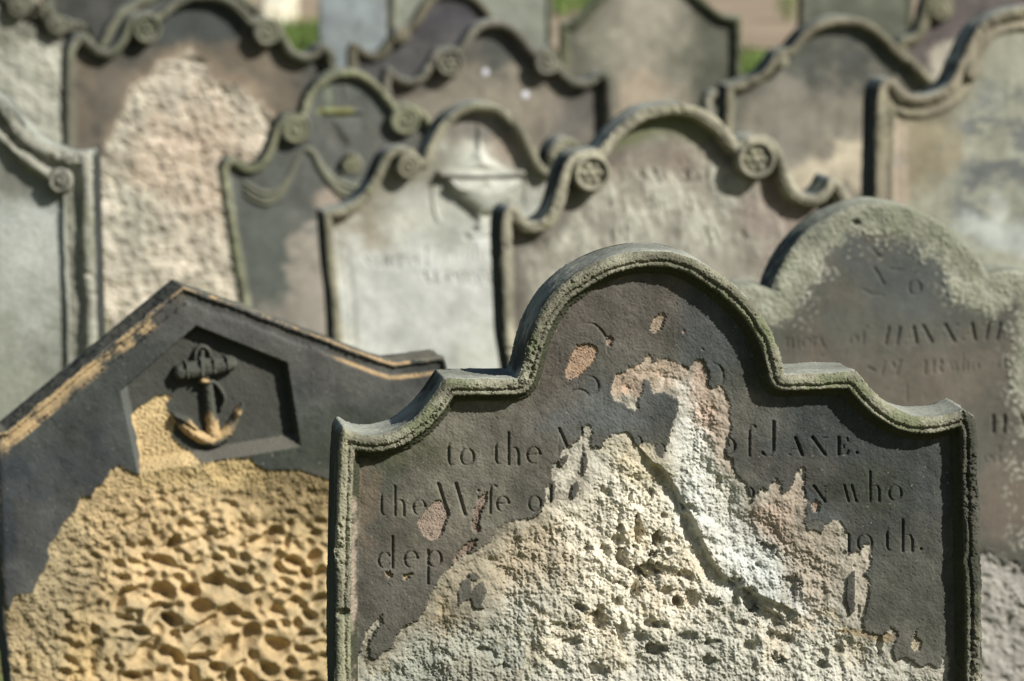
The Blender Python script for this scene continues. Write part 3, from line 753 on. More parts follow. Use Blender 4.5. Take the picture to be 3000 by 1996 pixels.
    for z, x, y, rx, ry, rot, dep in pits:
        rx *= 1.22; ry *= 1.22; dep *= 1.15
        c = s.L(z, [(x, y)])[0]; rm = max(rx, ry)*f3*1.7
        W = s.win(c-0, c+0, rm)
        dx, dy = s.u[W]-c[0], s.v[W]-c[1]; a = math.radians(rot)
        q = np.hypot((dx*math.cos(a)-dy*math.sin(a))/(rx*f3), (dx*math.sin(a)+dy*math.cos(a))/(ry*f3)) + .26*n_mid[W] + .14*n_f[W]
        s.w[W] -= dep*.00115*sm(1.15, .55, q)*np.clip(er[W]*1.0, 0, 1)
    # crack running into the ledge on the right
    ck = s.L('z4', [(800, 1045), (850, 1095), (920, 1140), (1000, 1178)])
    s.ditch(ck, np.array([10, 24, 24, 8])*f3, .007, er)
    # ---- colours of the bare stone
    bare = np.ones(u.shape+(3,))*C(202, 197, 179)
    def bm(c, m):
        nonlocal bare
        m = np.clip(m, 0, 1)[..., None]; bare = bare*(1-m)+np.asarray(c)*m
    bm(C(172, 172, 156), s.blob('z3', 700, 1550, 900, 420, .6))
    bm(C(226, 216, 192), s.blob('z3', 1950, 900, 480, 620, .6))
    bm(C(184, 164, 132), s.blob('z3', 1250, 780, 330, 230, .7)*.7)
    bm(C(166, 144, 108), s.blob('z3', 880, 1040, 130, 170, .6)*.8)
    bm(C(198, 168, 142), s.blob('z1', 2180, 960, 330, 190, .45)*.95)
    bm(C(190, 162, 140), s.blob('z2', 400, 1180, 150, 330, .5, rot=12)*.85)
    bm(C(214, 198, 160), s.blob('z2', 20, 1430, 260, 160, .5)*.6)
    bm(C(220, 218, 204), s.blob('z2', 250, 1420, 130, 380, .6, rot=14)*.85)
    bm(C(218, 216, 204), s.blob('z4', 480, 640, 150, 420, .7, rot=28)*.7)
    bm(C(206, 208, 200), s.blob('z4', 820, 980, 330, 70, .6, rot=-38)*.7)
    bm(C(178, 180, 170), s.blob('z4', 760, 790, 110, 120, .6)*.7)
    bm(C(174, 152, 132), s.blob('z4', 860, 520, 190, 260, .6)*.85)
    bm(C(172, 158, 138), s.blob('z4', 1080, 850, 180, 330, .6)*.8)
    bm(C(190, 178, 158), s.blob('z4', 1330, 950, 80, 260, .5)*.8)
    bm(C(190, 160, 110), s.blob('z4', 1330, 1270, 300, 20, .6, .5, rot=-8)*.8)
    bm(C(200, 196, 178), s.blob('z1', 2020, 1150, 140, 60, .4)*.9)
    bm(C(206, 180, 134), sm(.9, 1.7, samp(FBM, u/.3+.9, v/.3))*.25)
    bm(C(150, 148, 128), sm(.6, 1.6, samp(FBM, u/.22+.4, v/.22+.2))*.3)
    bare *= (1+.05*n_mid+.03*n_gr+.05*run_v)[..., None]
    bm(C(166, 157, 138), sm(.020, .002, sd-.006*n_mid)*.5); bm(C(152, 143, 122), sm(.045, .004, sd-.010*n_mid)*s.blob('z3', 700, 1000, 900, 700, .5)*.65)
    bm(C(104, 98, 86), sm(.8, 1.5, samp(FBM, u/.16+.6, v/.16))*sm(.014, .002, sd)*.6)
    s.mix(bare, er)
    sc = np.ones(u.shape+(3,))*C(162, 144, 126)
    mm = s.blob('z3', 1020, 620, 140, 260, .4)[..., None]; sc = sc*(1-mm)+C(140, 122, 106)*mm
    mm = s.blob('z1', 1720, 880, 160, 180, .4)[..., None]; sc = sc*(1-mm)+C(176, 148, 122)*mm
    mm = s.blob('z1', 2205, 630, 120, 160, .4)[..., None]; sc = sc*(1-mm)+C(164, 146, 124)*mm
    mm = s.blob('z3', 640, 910, 160, 60, .4)[..., None]; sc = sc*(1-mm)+C(166, 146, 110)*mm
    mm = s.blob('z4', 1690, 1310, 120, 160, .4)[..., None]; sc = sc*(1-mm)+C(178, 166, 140)*mm
    sc *= (1+.12*n_gr)[..., None]
    s.mix(sc, ers)
    pe = s.newpart('flaked_area', 0, 'large pale pitted loss in the middle of the face')
    s.part[(er > .5) & panel] = pe
    ps = s.newpart('flaked_spot', 0); s.part[(ers > .5) & panel] = ps
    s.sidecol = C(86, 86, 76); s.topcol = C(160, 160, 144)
    s.build()
stone_jane()

# ================================================================== gabled stone with the anchor
def stone_anchor():
    out = [('z6', [(118, 1900), (66, 1568), (24, 1060)]), ('z5', [(-20, 1250), (-75, 1150), (-95, 1125, 1), (48, 1100, 1), (1150, 188, 1)]),
           ('z1', [(-180, 620, 1), (300, 802), (470, 868), (540, 888, 1), (700, 872), (866, 848, 1), (885, 925, 1), (960, 1500), (1060, 2200)])]
    prof = [(0, -.004), (.002, -.0005), (.005, 0), (.007, -.001), (.0085, -.006), (.021, -.0075), (.023, -.006), (.0245, -.0005), (.028, 0)]
    s = Stone('gabled headstone with a carved anchor in a sunk niche above golden honeycombed stone', 7.9, (640, 1500), 13, out, T=0.12, prof=prof, res=0.0018,
              panel=0.0, seed=2, mat=MAT_MID, rough=.0005, edge_noise=.0014)
    u, v = s.u, s.v
    n_big = samp(FBM2, u/.6+.2, v/.6); n_mid = samp(FBM, u/.25, v/.25+.4); n_gr = samp(GRAIN, u/.3, v/.3); n_gr2 = samp(GRAIN, u/.45+.5, v/.45)
    fl = s.cv < s.L('z5', [(-95, 1125)], 0.0)[0][1] - .004
    s.w = np.where(fl, np.interp(s.d, [0, .003, .006], [-.004, -.001, 0]), s.w); s.part[fl] = 0
    s.c[:] = C(74, 76, 71)
    s.mix(C(68, 72, 74), s.blob('z6', 150, 500, 420, 520, .6)*.8)
    s.mix(C(100, 98, 92), s.blob('z5', 1750, 600, 900, 260, .6, rot=-25)*.7)
    s.mix(C(72, 76, 62), s.blob('z5', 2050, 1250, 420, 260, .6)*.6)
    s.mix(C(92, 88, 80), sm(.3, 1.5, n_big)*.4); s.c *= (1+.10*n_mid+.06*n_gr+.05*samp(FBM, u/.15, v/1.0))[..., None]; s.w += .0005*n_mid + .0003*n_gr
    s.mix(C(150, 148, 132), sm(2.4, 2.9, samp(GRAIN, u/.6+.2, v/.6+.6))*.7)
    # niche
    ND = -.024
    nq = s.L('z5', [(1230, 440), (1802, 672), (1885, 1197), (868, 1372), (755, 850)], 0.0)
    nd, _, _ = s.pdist(nq, .05, closed=True); nin = s.pip(nq)
    nsd = np.where(nin, nd, -nd)
    # splayed on the left and sill, upright on the right
    cl = s.L('z5', [(755, 850), (868, 1372)], 0.0); dl, _, _ = s.pdist(cl, .05)
    sl = s.L('z5', [(868, 1372), (1885, 1197)], 0.0); ds, _, _ = s.pdist(sl, .05)
    dep = np.minimum(np.clip(nsd/.003, 0, 1), np.minimum(np.clip(dl/.015, 0, 1), np.clip(ds/.020, 0, 1)))
    s.w = np.where(nin, s.w+ND*dep, s.w)
    floor = nin & (dep > .98)
    pn = s.newpart('niche', 0, 'sunk five-sided niche'); s.part[nin] = pn
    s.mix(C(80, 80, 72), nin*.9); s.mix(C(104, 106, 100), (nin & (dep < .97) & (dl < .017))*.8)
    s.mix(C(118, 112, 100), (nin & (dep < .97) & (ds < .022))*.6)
    # loss inside the niche
    npat = s.psd('z5', [(826, 1000), (870, 960), (930, 920), (980, 882), (1058, 870), (1082, 900), (1042, 930), (1060, 980), (1092, 1002), (1104, 1040), (1080, 1130), (1130, 1190), (1200, 1232), (1262, 1292),
                        (1100, 1330), (870, 1368), (872, 1240), (850, 1172), (860, 1122), (830, 1060)], .001, w=ND)
    nm = sm(-.0005, .001, npat)*nin
    # anchor
    pa = s.newpart('anchor', 0, 'anchor carved in relief with cable round the shank')
    B = ND
    s.tube('z5', [(1284, 700), (1296, 780), (1316, 950), (1338, 1110)], [30, 32, 36, 42], .017, B, pa, w=B, flat=.7)
    s.tube('z5', [(1095, 1005), (1160, 1075), (1255, 1135), (1345, 1160), (1420, 1108), (1468, 1030), (1505, 945)], [20, 32, 38, 44, 38, 30, 14], .017, B, pa, w=B, flat=.8)
    s.tube('z5', [(1092, 998), (1160, 1030), (1225, 1082)], [16, 24, 12], .021, B, pa, w=B)
    s.tube('z5', [(1462, 1030), (1490, 985), (1518, 928)], [10, 26, 8], .021, B, pa, w=B)
    s.tube('z5', [(1215, 640), (1228, 590), (1265, 565), (1302, 585), (1312, 625)], 15, .012, B, pa, w=B)
    s.tube('z5', [(1265, 600), (1262, 640), (1275, 690)], 20, .012, B, pa, w=B)
    s.tube('z5', [(1300, 780), (1345, 795), (1388, 850), (1402, 905), (1378, 962)], 15, .013, B, pa, w=B)
    s.tube('z5', [(1262, 780), (1305, 785)], 20, .02, B, pa, w=B)
    m = s.tube('z5', [(1130, 725), (1260, 700), (1440, 672)], [50, 62, 44], .024, B, pa, w=B, flat=.5, smooth=False)
    for x0, y0, x1, y1 in ((1155, 665, 1165, 760), (1245, 640, 1255, 750), (1325, 640, 1335, 745), (1408, 630, 1420, 710)):
        s.tube('z5', [(x0, y0), (x1, y1)], 9, .0275, B, pa, w=B, smooth=False)
    anc = s.part == pa
    s.w += anc*(.0011*n_mid + .0006*n_gr - .003*sm(1.0, 1.6, samp(FBM, u/.2+.3, v/.2+.9)))
    s.mix(C(90, 90, 80), anc*1.0)
    s.mix(C(204, 174, 126), anc*np.clip(s.blob('z5', 1260, 1130, 210, 70, .3)+s.blob('z5', 1490, 975, 40, 70, .3)+s.blob('z5', 1290, 788, 40, 20, .4)+.7*s.blob('z5', 1320, 1050, 30, 60, .4), 0, 1))
    s.w -= nm*(~anc)*(.003+.0008*n_mid)
    s.mix(C(206, 180, 132)*(1+.08*n_gr+.08*n_mid)[..., None], nm*(~anc)); s.w += nm*(~anc)*(.0012*n_gr2+.001*n_mid)
    # the big honeycombed loss
    mp = s.psd('z6', [(-200, 1150), (0, 1062), (60, 1130), (92, 1040), (200, 1002), (252, 900), (302, 800), (290, 740), (352, 650), (430, 532), (470, 490), (502, 425), (492, 404), (570, 412), (600, 352), (640, 332),
                      (692, 250), (742, 216), (842, 262), (880, 268), (1240, 192), (1580, 162), (1602, 212), (1680, 242), (1880, 252), (2040, 302), (2300, 402), (2600, 520), (2700, 2100), (-200, 2100)], .0016, m=.12, w=0)
    er = sm(-.0006, .0016, mp)*(~nin)
    deep = sm(.0, .03, mp)
    s.w -= er*(.0035 + .006*deep)
    hc = np.clip(s.blob('z6', 1750, 1250, 1150, 900, .55, .12), 0, 1)*sm(.02, .075, mp)
    # wind-hollowed pits: many bowls of different size, some run together
    rg = np.random.default_rng(77); f6 = s.k/VIEW['z6'][2]
    hol = np.zeros(u.shape); cen = []
    wx = .0032*samp(FBM2, u/.2, v/.2); wy = .0032*samp(FBM2, u/.2+.5, v/.2+.3)
    for _ in range(9000):
        x, y = rg.uniform(-60, 2250), rg.uniform(380, 1800)
        k = np.clip(((x-350)/650), .0, 1)*np.clip((y-330)/650, 0, 1)*np.clip((2450-x)/500, .3, 1)
        k = max(k, .55*np.clip((y-900)/500, 0, 1)*np.clip((x-60)/350, 0, 1))
        if rg.uniform() > .25+k: continue
        r0 = (12+40*k)*rg.uniform(.5, 1.25)
        if any((x-a_)**2+(y-b_)**2 < (1.04*(r0+c_))**2 for a_, b_, c_ in cen[-900:]): continue
        cen.append((x, y, r0))
    for x, y, r0 in cen:
        c = s.L('z6', [(x, y)], 0.0)[0]; asp = rg.uniform(1.0, 2.6); ang = rg.choice([rg.uniform(-.5, .5), rg.uniform(0, 3.14)])
        rx, ry = r0*f6*asp**.6, r0*f6/asp**.4
        W = s.win(c-0, c+0, max(rx, ry)*1.6)
        dx, dy = u[W]+wx[W]-c[0], v[W]+wy[W]-c[1]
        qq = np.hypot((dx*math.cos(ang)+dy*math.sin(ang))/rx, (-dx*math.sin(ang)+dy*math.cos(ang))/ry)
        dpt = min(.026, .0185*(r0/36)**1.1)*rg.uniform(.75, 1.2)
        hol[W] = np.maximum(hol[W], dpt*sm(1.22, .62, qq))
    hol2 = blur(hol, 4)*er*sm(.004, .03, mp)
    s.w -= hol2
    s.w += er*hc*.0035*samp(BAND, u/1.5+.3, v/1.2+.1)
    s.w += er*(1-hc)*(.0009*n_gr2 + .0012*n_mid + .0005*n_gr) + er*hc*(.0001*n_gr+.0006*n_mid)
    bare = np.ones(u.shape+(3,))*C(194, 170, 126)
    def bm(c, m):
        nonlocal bare
        m = np.clip(m, 0, 1)[..., None]; bare = bare*(1-m)+np.asarray(c)*m
    bm(C(162, 146, 112), s.blob('z6', 300, 900, 420, 620, .6)*.9)
    bm(C(208, 180, 134), s.blob('z6', 1350, 1050, 800, 700, .6)*.75)
    bm(C(206, 180, 128), s.blob('z6', 1300, 250, 420, 120, .5)*.9)
    bm(C(146, 128, 92), s.blob('z6', 1880, 430, 330, 170, .5)*.85)
    bm(C(208, 178, 124), s.blob('z6', 520, 1400, 80, 240, .6)*.6)
    bm(C(178, 162, 128), sm(.4, 1.5, samp(FBM, u/.3+.9, v/.3))*.5)
    bare *= (1+.07*n_mid+.06*n_gr)[..., None]
    s.mix(bare, er)
    ph = s.newpart('honeycombed_area', 0, 'golden wind-worn honeycomb of ridges and pits'); s.part[(er > .5)] = ph
    s.part[anc] = pa
    # golden wear on the left slope of the gable band
    band = sm(.027, .024, s.d)*(s.d > 0)
    lw = s.blob('z5', 600, 640, 800, 130, .4, .25, rot=40)
    s.mix(C(190, 164, 122)*(1+.12*n_gr[..., None]), band*lw*sm(-.9, .6, n_mid+.3*n_gr))
    s.w -= band*lw*.0012*np.clip(n_gr, 0, 2)
    s.mix(C(196, 164, 120), sm(.0045, .002, s.d)*(s.d > 0)*sm(-.6, .5, n_mid)*(1-.8*sm(.0, .1, -u+s.L('z5', [(1150, 188)])[0][0]))*.9)  # highlight on the outer bead, mostly right of the apex, put into the colour
    s.mix(C(196, 166, 122), sm(.004, .002, np.abs(s.d-.024))*s.blob('z1', 450, 930, 330, 120, .5)*.8)  # sunlit inner fillet of the right slope painted as a pale line
    s.w -= er*band*.0
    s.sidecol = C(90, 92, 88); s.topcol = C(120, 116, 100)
    s.build()
stone_anchor()

# ================================================================== the rows behind
def ROLL(wd=.034, dp=.035, fil=True):
    wd *= .88; k = wd/.034          # bevelled arris, flat fillet, quirk, ovolo, then a straight drop to the panel
    r = [(0, -.006*k), (.002*k, -.0022*k), (.0045*k, -.0004*k), (.007*k, 0), (.017*k, 0), (.0185*k, -.0035*k), (.020*k, -.0045*k), (.024*k, -.0048*k), (.028*k, -.008*k), (.0305*k, -.014*k), (.0318*k, -dp*.82), (.034*k, -dp*.88)]
    if fil: r += [(.0375*k, -dp*.9), (.039*k, -dp)]
    return r + [(.041*k, -dp)]
def weather(s, base, mould, amount=.1, mottle=None):
    s.nb = samp(FBM2, s.u/.7+s.seed*.3, s.v/.7); s.nm = samp(FBM, s.u/.35+s.seed*.2, s.v/.35)
    s.c[:] = base
    if mottle is not None: s.mix(mottle, sm(-.3, 1.3, s.nb)*.7)
    s.run = samp(FBM, s.u/.22+s.seed*.17, s.v/1.3+.2)
    s.c *= (1+.07*s.run)[..., None]
    s.mix(np.array(base)*.62, sm(.16, .05, s.d-.035*s.run)*sm(-.6, .9, s.run)*.35)
    s.mixlater = (mould,)
def finish(s, mould, side, top, amt=.09):
    e = s.prof_end
    if e:
        mould = np.array(mould)*np.array([.98, .935, .92]); m = np.maximum(sm(e*.95, e*.75, s.d), s.ros); s.mix(mould, m)
        s.mix(np.array(mould)*1.22, m*sm(.2, 1.3, s.nm)*.8)
        s.mix(np.array(mould)*np.array([.84, .90, .74]), m*sm(.5, 1.5, samp(FBM, s.u/.5+.4, s.v/.5+s.seed*.1))*.5)
    if e:
        ch = samp(FBM, s.u/.3+s.seed*.41, s.v/.3+.7)
        s.mix(C(92, 92, 80), m*sm(.5, 1.3, ch)*.45)
        bt = sm(1.0, 1.7, samp(FBM, s.u/.26+.1, s.v/.26+s.seed*.23))*sm(e*.6, e*.25, s.d)*(s.d > 0)
        s.w -= .006*bt; s.w += m*.0012*s.nm
    s.c *= (1+amt*s.nm)[..., None]
    s.sidecol = side; s.topcol = top
    return s.build()
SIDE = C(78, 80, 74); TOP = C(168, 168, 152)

def stone_rosettes():
    out = [('ze', [(190, 1700), (170, 1568), (156, 1200), (150, 930), (155, 830), (180, 780), (222, 758), (258, 780), (295, 832), (345, 860), (402, 850), (452, 798), (490, 700), (518, 580), (556, 482), (612, 428), (690, 408), (762, 402, 1),
                   (792, 366), (832, 318), (882, 268), (950, 210), (1032, 160), (1132, 128), (1250, 115), (1352, 130), (1452, 172), (1542, 242), (1602, 312), (1642, 362, 1),
                   (1690, 328), (1760, 315), (1832, 332), (1892, 382), (1932, 462), (1962, 560), (2002, 640), (2062, 690), (2122, 690), (2172, 650), (2204, 592), (2242, 580), (2292, 622), (2332, 692), (2346, 770), (2352, 1000), (2356, 1500)])]
    s = Stone('headstone with deep flower rosettes in both scrolls, standing behind the round-arched dark stone', 11.5, (1960, 900), 12, out, T=.13, prof=ROLL(.034,.046), res=.0029, vis_px=1100, panel=-.046, seed=3, mat=MAT_MID)
    weather(s, C(156, 150, 134), None, mottle=C(166, 160, 144))
    pale = np.clip(s.blob('ze', 1280, 850, 760, 420, .55, .35) + s.blob('ze', 1250, 620, 330, 200, .5, .4)*.6 + s.blob('ze', 400, 1250, 260, 300, .6, .4)*.7, 0, 1)
    streak = samp(FBM, s.u/.16, s.v/.34+.2)
    s.mix(C(190, 186, 168), pale*sm(-1.0, 1.2, streak+.3*s.nm)*.9)
    s.mix(C(140, 120, 106), s.blob('ze', 1250, 470, 420, 130, .6)*.5)
    s.mix(C(104, 98, 88), sm(.085, .045, s.d)*.75)
    s.mix(C(118, 122, 88), s.blob('ze', 1250, 270, 420, 110, .4)*sm(.1, .05, s.d)*.8)
    s.mix(C(150, 132, 120), s.blob('ze', 1900, 900, 240, 300, .6)*.6)
    s.text('ze', [('SACRED', 1010, 610)], 74, depth=.007, pid=1, wk=1.3, slope=2)
    s.text('ze', [('to', 820, 800), ('the', 1040, 790), ('M', 1270, 790)], 62, depth=.006, pid=1, wk=1.3, slope=2)
    s.text('ze', [('of', 830, 985), ('W', 1430, 985), ('S', 1640, 985)], 80, depth=.006, pid=1, wk=1.2, slope=2)
    s.w += .0016*streak*pale*(s.d > .05)
    s.rosette('ze', 716, 552, 122, rise=.012); s.rosette('ze', 1746, 466, 128, rise=.012)
    finish(s, C(160, 157, 136), SIDE, TOP)
stone_rosettes()

def stone_urn():
    out = [('zd', [(905, 1700), (880, 1250), (850, 1000), (826, 660)]),
           ('zb', [(350, 1466, 1), (430, 1450), (510, 1424), (585, 1376), (650, 1306), (700, 1220), (730, 1150), (762, 1088), (812, 1040), (872, 1018), (940, 1022), (992, 1060), (1030, 1112, 1), (1048, 1090), (1072, 1015), (1112, 935), (1162, 858),
                   (1232, 788), (1312, 740), (1402, 714), (1500, 714), (1590, 745), (1662, 800), (1722, 872), (1772, 962), (1812, 1052), (1850, 1120), (1902, 1166, 1), (1905, 1060), (1950, 985), (2005, 952), (2072, 962), (2122, 1012), (2162, 1085),
                   (2210, 1190), (2270, 1300), (2350, 1400), (2470, 1460), (2545, 1475, 1), (2570, 1900)])]
    s = Stone('pale headstone with a carved urn under its arch', 13.2, (1400, 850), 12, out, T=.13, prof=ROLL(.030, .042), res=.0034, vis_px=1100, panel=-.042, seed=4)
    weather(s, C(196, 195, 180), None, mottle=C(202, 198, 180))
    s.mix(C(150, 140, 118), np.clip(s.blob('zd', 1000, 750, 260, 260, .6), 0, 1)*.9)
    s.mix(C(140, 134, 116), sm(.12, .05, s.d)*s.blob('zb', 900, 1250, 900, 500, .5)*.8)
    s.mix(C(120, 112, 104), s.blob('zb', 1450, 880, 420, 110, .5)*.7)
    s.mix(C(178, 160, 140), s.blob('zb', 1620, 1010, 120, 110, .6)*.7)
    s.mix(C(206, 206, 196), s.blob('zd', 1500, 1300, 700, 480, .6)*.9)
    pu = s.newpart('urn', 0, 'urn carved in relief with swags')
    B = -.042
    bowl = s.psd('zb', [(1175, 1215), (1225, 1300), (1300, 1380), (1378, 1440), (1415, 1482), (1500, 1472), (1572, 1430), (1642, 1380), (1692, 1300), (1708, 1215)], m=.06)
    m = bowl > 0; s.w = np.where(m, np.maximum(s.w, B+.034*np.sqrt(np.clip(1-(1-np.clip(bowl/.06, 0, 1))**2, 0, 1))+.006), s.w); s.part[m] = pu
    lid = s.psd('zb', [(1240, 1190), (1310, 1150), (1370, 1100), (1400, 1040), (1412, 960), (1428, 960), (1450, 1040), (1500, 1095), (1570, 1145), (1650, 1190)], m=.03)
    m2 = lid > 0; s.w = np.where(m2, np.maximum(s.w, B+.020*sm(0, .03, lid)+.005), s.w); s.part[m2] = pu
    s.tube('zb', [(1150, 1200), (1430, 1205), (1712, 1195)], 26, .036, B, pu, smooth=False)
    s.tube('zb', [(1415, 1480), (1440, 1520), (1420, 1560)], 26, .012, B, pu)
    for x in (1260, 1500):
        s.tube('zb', [(x-40, 1250), (x+20, 1300), (x+110, 1310), (x+190, 1260)], 14, .038, B, pu)
    s.mix(C(204, 202, 186), (m | m2)*.9)
    for pts in ([(1130, 1200), (1105, 1300), (1110, 1420), (1140, 1520)], [(1730, 1200), (1745, 1290), (1735, 1380)]): s.tube('zb', pts, 11, .006, B, pu)
    s.ditch(s.L('zb', [(1404, 880), (1412, 960), (1412, 1030)]), np.array([22, 26, 12])*s.k/2.357, .022)
    s.mix(C(60, 62, 56), s.blob('zb', 1408, 950, 16, 80, .3, 0)*.8)
    s.ditch(s.L('zd', [(1830, 822), (1900, 818), (2040, 812)]), np.array([30, 26, 30])*s.k/2.357, .02)
    s.ditch(s.L('zd', [(1805, 805), (1818, 830)]), np.array([44, 44])*s.k/2.357, .02)
    s.text('zd', [('S', 1085, 1020), ('acred', 1180, 1022)], 78, depth=.006, pid=1, wk=1.2, slope=2)
    s.text('zd', [('to', 1700, 985), ('the', 1810, 975)], 62, depth=.006, pid=1, wk=1.2, slope=2)
    s.text('zd', [('M', 1500, 1140), ('emory', 1660, 1140)], 84, depth=.007, pid=1, wk=1.2, slope=2)
    s.w += .0003*samp(FBM, s.u/.2, s.v/.2) + .003*sm(.066, .070, s.d)*sm(s.L('zd', [(880, 760)])[0][1], s.L('zd', [(880, 1050)])[0][1], s.v)
    s.rosette('zb', 935, 1150, 88, rise=.010, kind='spiral', part='scroll'); s.rosette('zb', 1990, 1075, 82, rise=.010, kind='spiral', part='scroll')
    finish(s, C(148, 146, 124), SIDE, TOP)
stone_urn()

def stone_swags():
    out = [('zd', [(300, 1500), (262, 1250), (212, 1000), (172, 750), (132, 500), (116, 370), (122, 320), (152, 285), (192, 270), (232, 282), (282, 312), (330, 322), (382, 290), (422, 230), (452, 160), (482, 80), (512, 20), (562, -30), (620, -42, 1)]),
           ('zb', [(188, 792, 1), (222, 690), (282, 592), (372, 520), (470, 490), (562, 486), (642, 512), (722, 570), (792, 642), (846, 712, 1), (930, 724), (1012, 746), (1072, 802), (1130, 890), (1200, 950), (1270, 930), (1310, 905), (1360, 920), (1395, 980), (1410, 1100), (1450, 1700)])]
    s = Stone('grey-green headstone with carved swags, leaning beside the pitted pinkish stone', 14.6, (1000, 700), 10, out, T=.12, prof=ROLL(.028, .028), res=.0040, vis_px=985, panel=-.028, seed=5)
    weather(s, C(108, 109, 101), None, mottle=C(120, 118, 108))
    s.mix(C(102, 106, 97), s.blob('zd', 480, 850, 160, 420, .6)*.8)
    s.mix(C(166, 157, 142), np.clip(s.blob('zd', 740, 1250, 150, 420, .4, .35)+s.blob('zd', 560, 1420, 300, 140, .5)*.7, 0, 1))
    s.mix(C(170, 156, 138), s.blob('zd', 870, 560, 90, 80, .5)*.9)
    pw = s.newpart('swag', 0, 'swag of drapery carved in relief'); B = -.028
    for off in (0, 42, 78):
        s.tube('zd', [(270, 430+off), (340, 480+off), (430, 512+off*.9), (520, 470+off*.8), (580, 390+off*.5), (630, 290+off*.3), (675, 215)], [8, 13, 16, 15, 13, 10, 8], .011, B, pw)
        s.tube('zd', [(690, 205), (745, 215+off*.3), (800, 310+off*.5), (880, 400+off*.7), (970, 450+off), (1080, 470+off)], [8, 13, 14, 15, 15, 12], .011, B, pw)
    s.tube('zd', [(1030, 470), (1120, 460), (1180, 430)], 20, .012, B, pw)
    m = s.part == pw; s.mix(C(136, 134, 112), m*.8)
    s.rosette('zd', 1020, 310, 72, rise=.0, kind='boss', part='flower_boss', base=B)
    c = s.L('zd', [(1020, 310)])[0]; q = np.hypot(s.u-c[0], s.v-c[1])/(72*s.k/2.357)
    s.w = np.where(q < 1, B+.016*np.sqrt(np.clip(1-q*q, 0, 1))-.008*np.exp(-((q-.45)/.12)**2), s.w); s.mix(C(150, 142, 120), (q < 1)*.9)
    pt = s.newpart('carved_cup', 0, 'cup carved in low relief')
    s.tube('zb', [(365, 775), (480, 768), (610, 772)], [16, 22, 12], .012, B, pt); s.mix(C(150, 148, 92), s.blob('zb', 440, 772, 110, 26, .4)*.9)
    cup = s.psd('zb', [(385, 800), (400, 870), (440, 950), (490, 1010), (520, 1030), (570, 1000), (610, 930), (640, 800)], m=.05)
    mc = cup > 0; s.w = np.where(mc, np.maximum(s.w, B+.010*sm(0, .03, cup)), s.w); s.part[mc] = pt
    s.ditch(s.L('zb', [(462, 600), (480, 690)]), np.array([26, 26])*s.k/2.357, .02)
    s.mix(C(140, 150, 120), s.blob('zb', 385, 720, 24, 160, .5)*.5)
    s.rosette('zb', 158, 890, 108, rise=.010, kind='spiral', part='scroll'); s.rosette('zb', 912, 830, 108, rise=.010, kind='spiral', part='scroll')
    finish(s, C(140, 142, 116), SIDE, C(150, 150, 128))
stone_swags()

def stone_pitted():
    out = [('za', [(480, 2200), (470, 1500), (462, 1000), (455, 600), (458, 420), (474, 325), (522, 258), (580, 232), (624, 262), (682, 322), (742, 345), (800, 310), (850, 230), (884, 150), (930, 108), (1010, 92), (1086, 100, 1), (1150, 52), (1220, 0), (1302, -38), (1402, -56),
                   (1520, -46), (1622, 0), (1702, 62), (1760, 132, 1), (1820, 122), (1880, 135), (1942, 182), (1986, 252), (2032, 332), (2092, 370), (2150, 368), (2200, 320), (2232, 308), (2290, 340), (2322, 402), (2330, 520), (2345, 900), (2380, 1700)])]
    s = Stone('headstone with dark scrolled top and a large pinkish honeycombed loss over its face', 15.9, (575, 600), 13, out, T=.13, prof=ROLL(.036, .048), res=.0042, vis_px=920, panel=-.048, seed=6)
    weather(s, C(86, 86, 80), None, mottle=C(96, 90, 82))
    s.mix(C(80, 84, 80), s.blob('za', 1420, 130, 420, 170, .5)*.8)
    s.mix(C(130, 118, 101), np.clip(s.blob('za', 1560, 450, 420, 160, .6)+s.blob('za', 1880, 760, 200, 260, .6)+s.blob('za', 800, 620, 180, 420, .6)*.6+s.blob('za', 560, 800, 90, 420, .6)*.8, 0, 1)*.85)
    sd = s.psd('za', [(520, 2300), (560, 1500), (600, 1250), (640, 1130), (740, 1090), (760, 950), (810, 820), (890, 730), (930, 610), (1000, 545), (1100, 490), (1200, 430), (1310, 370), (1430, 440), (1430, 560), (1540, 590), (1680, 640), (1790, 720), (1870, 820), (1920, 950), (2060, 1200), (2250, 1500), (2300, 2300)], .006, m=.12)
    er = sm(-.004, .006, sd)*(s.d > .045)
    b = samp(BAND, s.u/1.05+s.v/2.2, s.v/.85); b2 = samp(BAND2, s.u/.75+.3, s.v/.55)
    s.w -= er*(.006+.013*sm(.75, 1.5, b*.8+b2*.5) - .0040*samp(FBM2, s.u/.25, s.v/.2) - .0028*b2)
    s.mix(C(150, 132, 110), sm(-.05, .0, sd+.012*s.nm)*(s.d > .03)*.7)
    s.mix(C(212, 200, 178), sm(-.018, .014, sd+.006*s.nm)*(s.d > .04))
    s.mix(C(190, 186, 166), er*s.blob('za', 900, 1250, 200, 480, .6)*.8)
    s.mix(C(208, 184, 158), er*s.blob('za', 1300, 1100, 420, 330, .6)*.6)
    ph = s.newpart('honeycombed_area', 0); s.part[er > .5] = ph
    s.rosette('za', 1015, 200, 104, rise=.012, kind='flower'); s.rosette('za', 1842, 222, 100, rise=.012, kind='spiral', part='scroll')
    finish(s, C(120, 120, 104), SIDE, C(140, 140, 128))
stone_pitted()

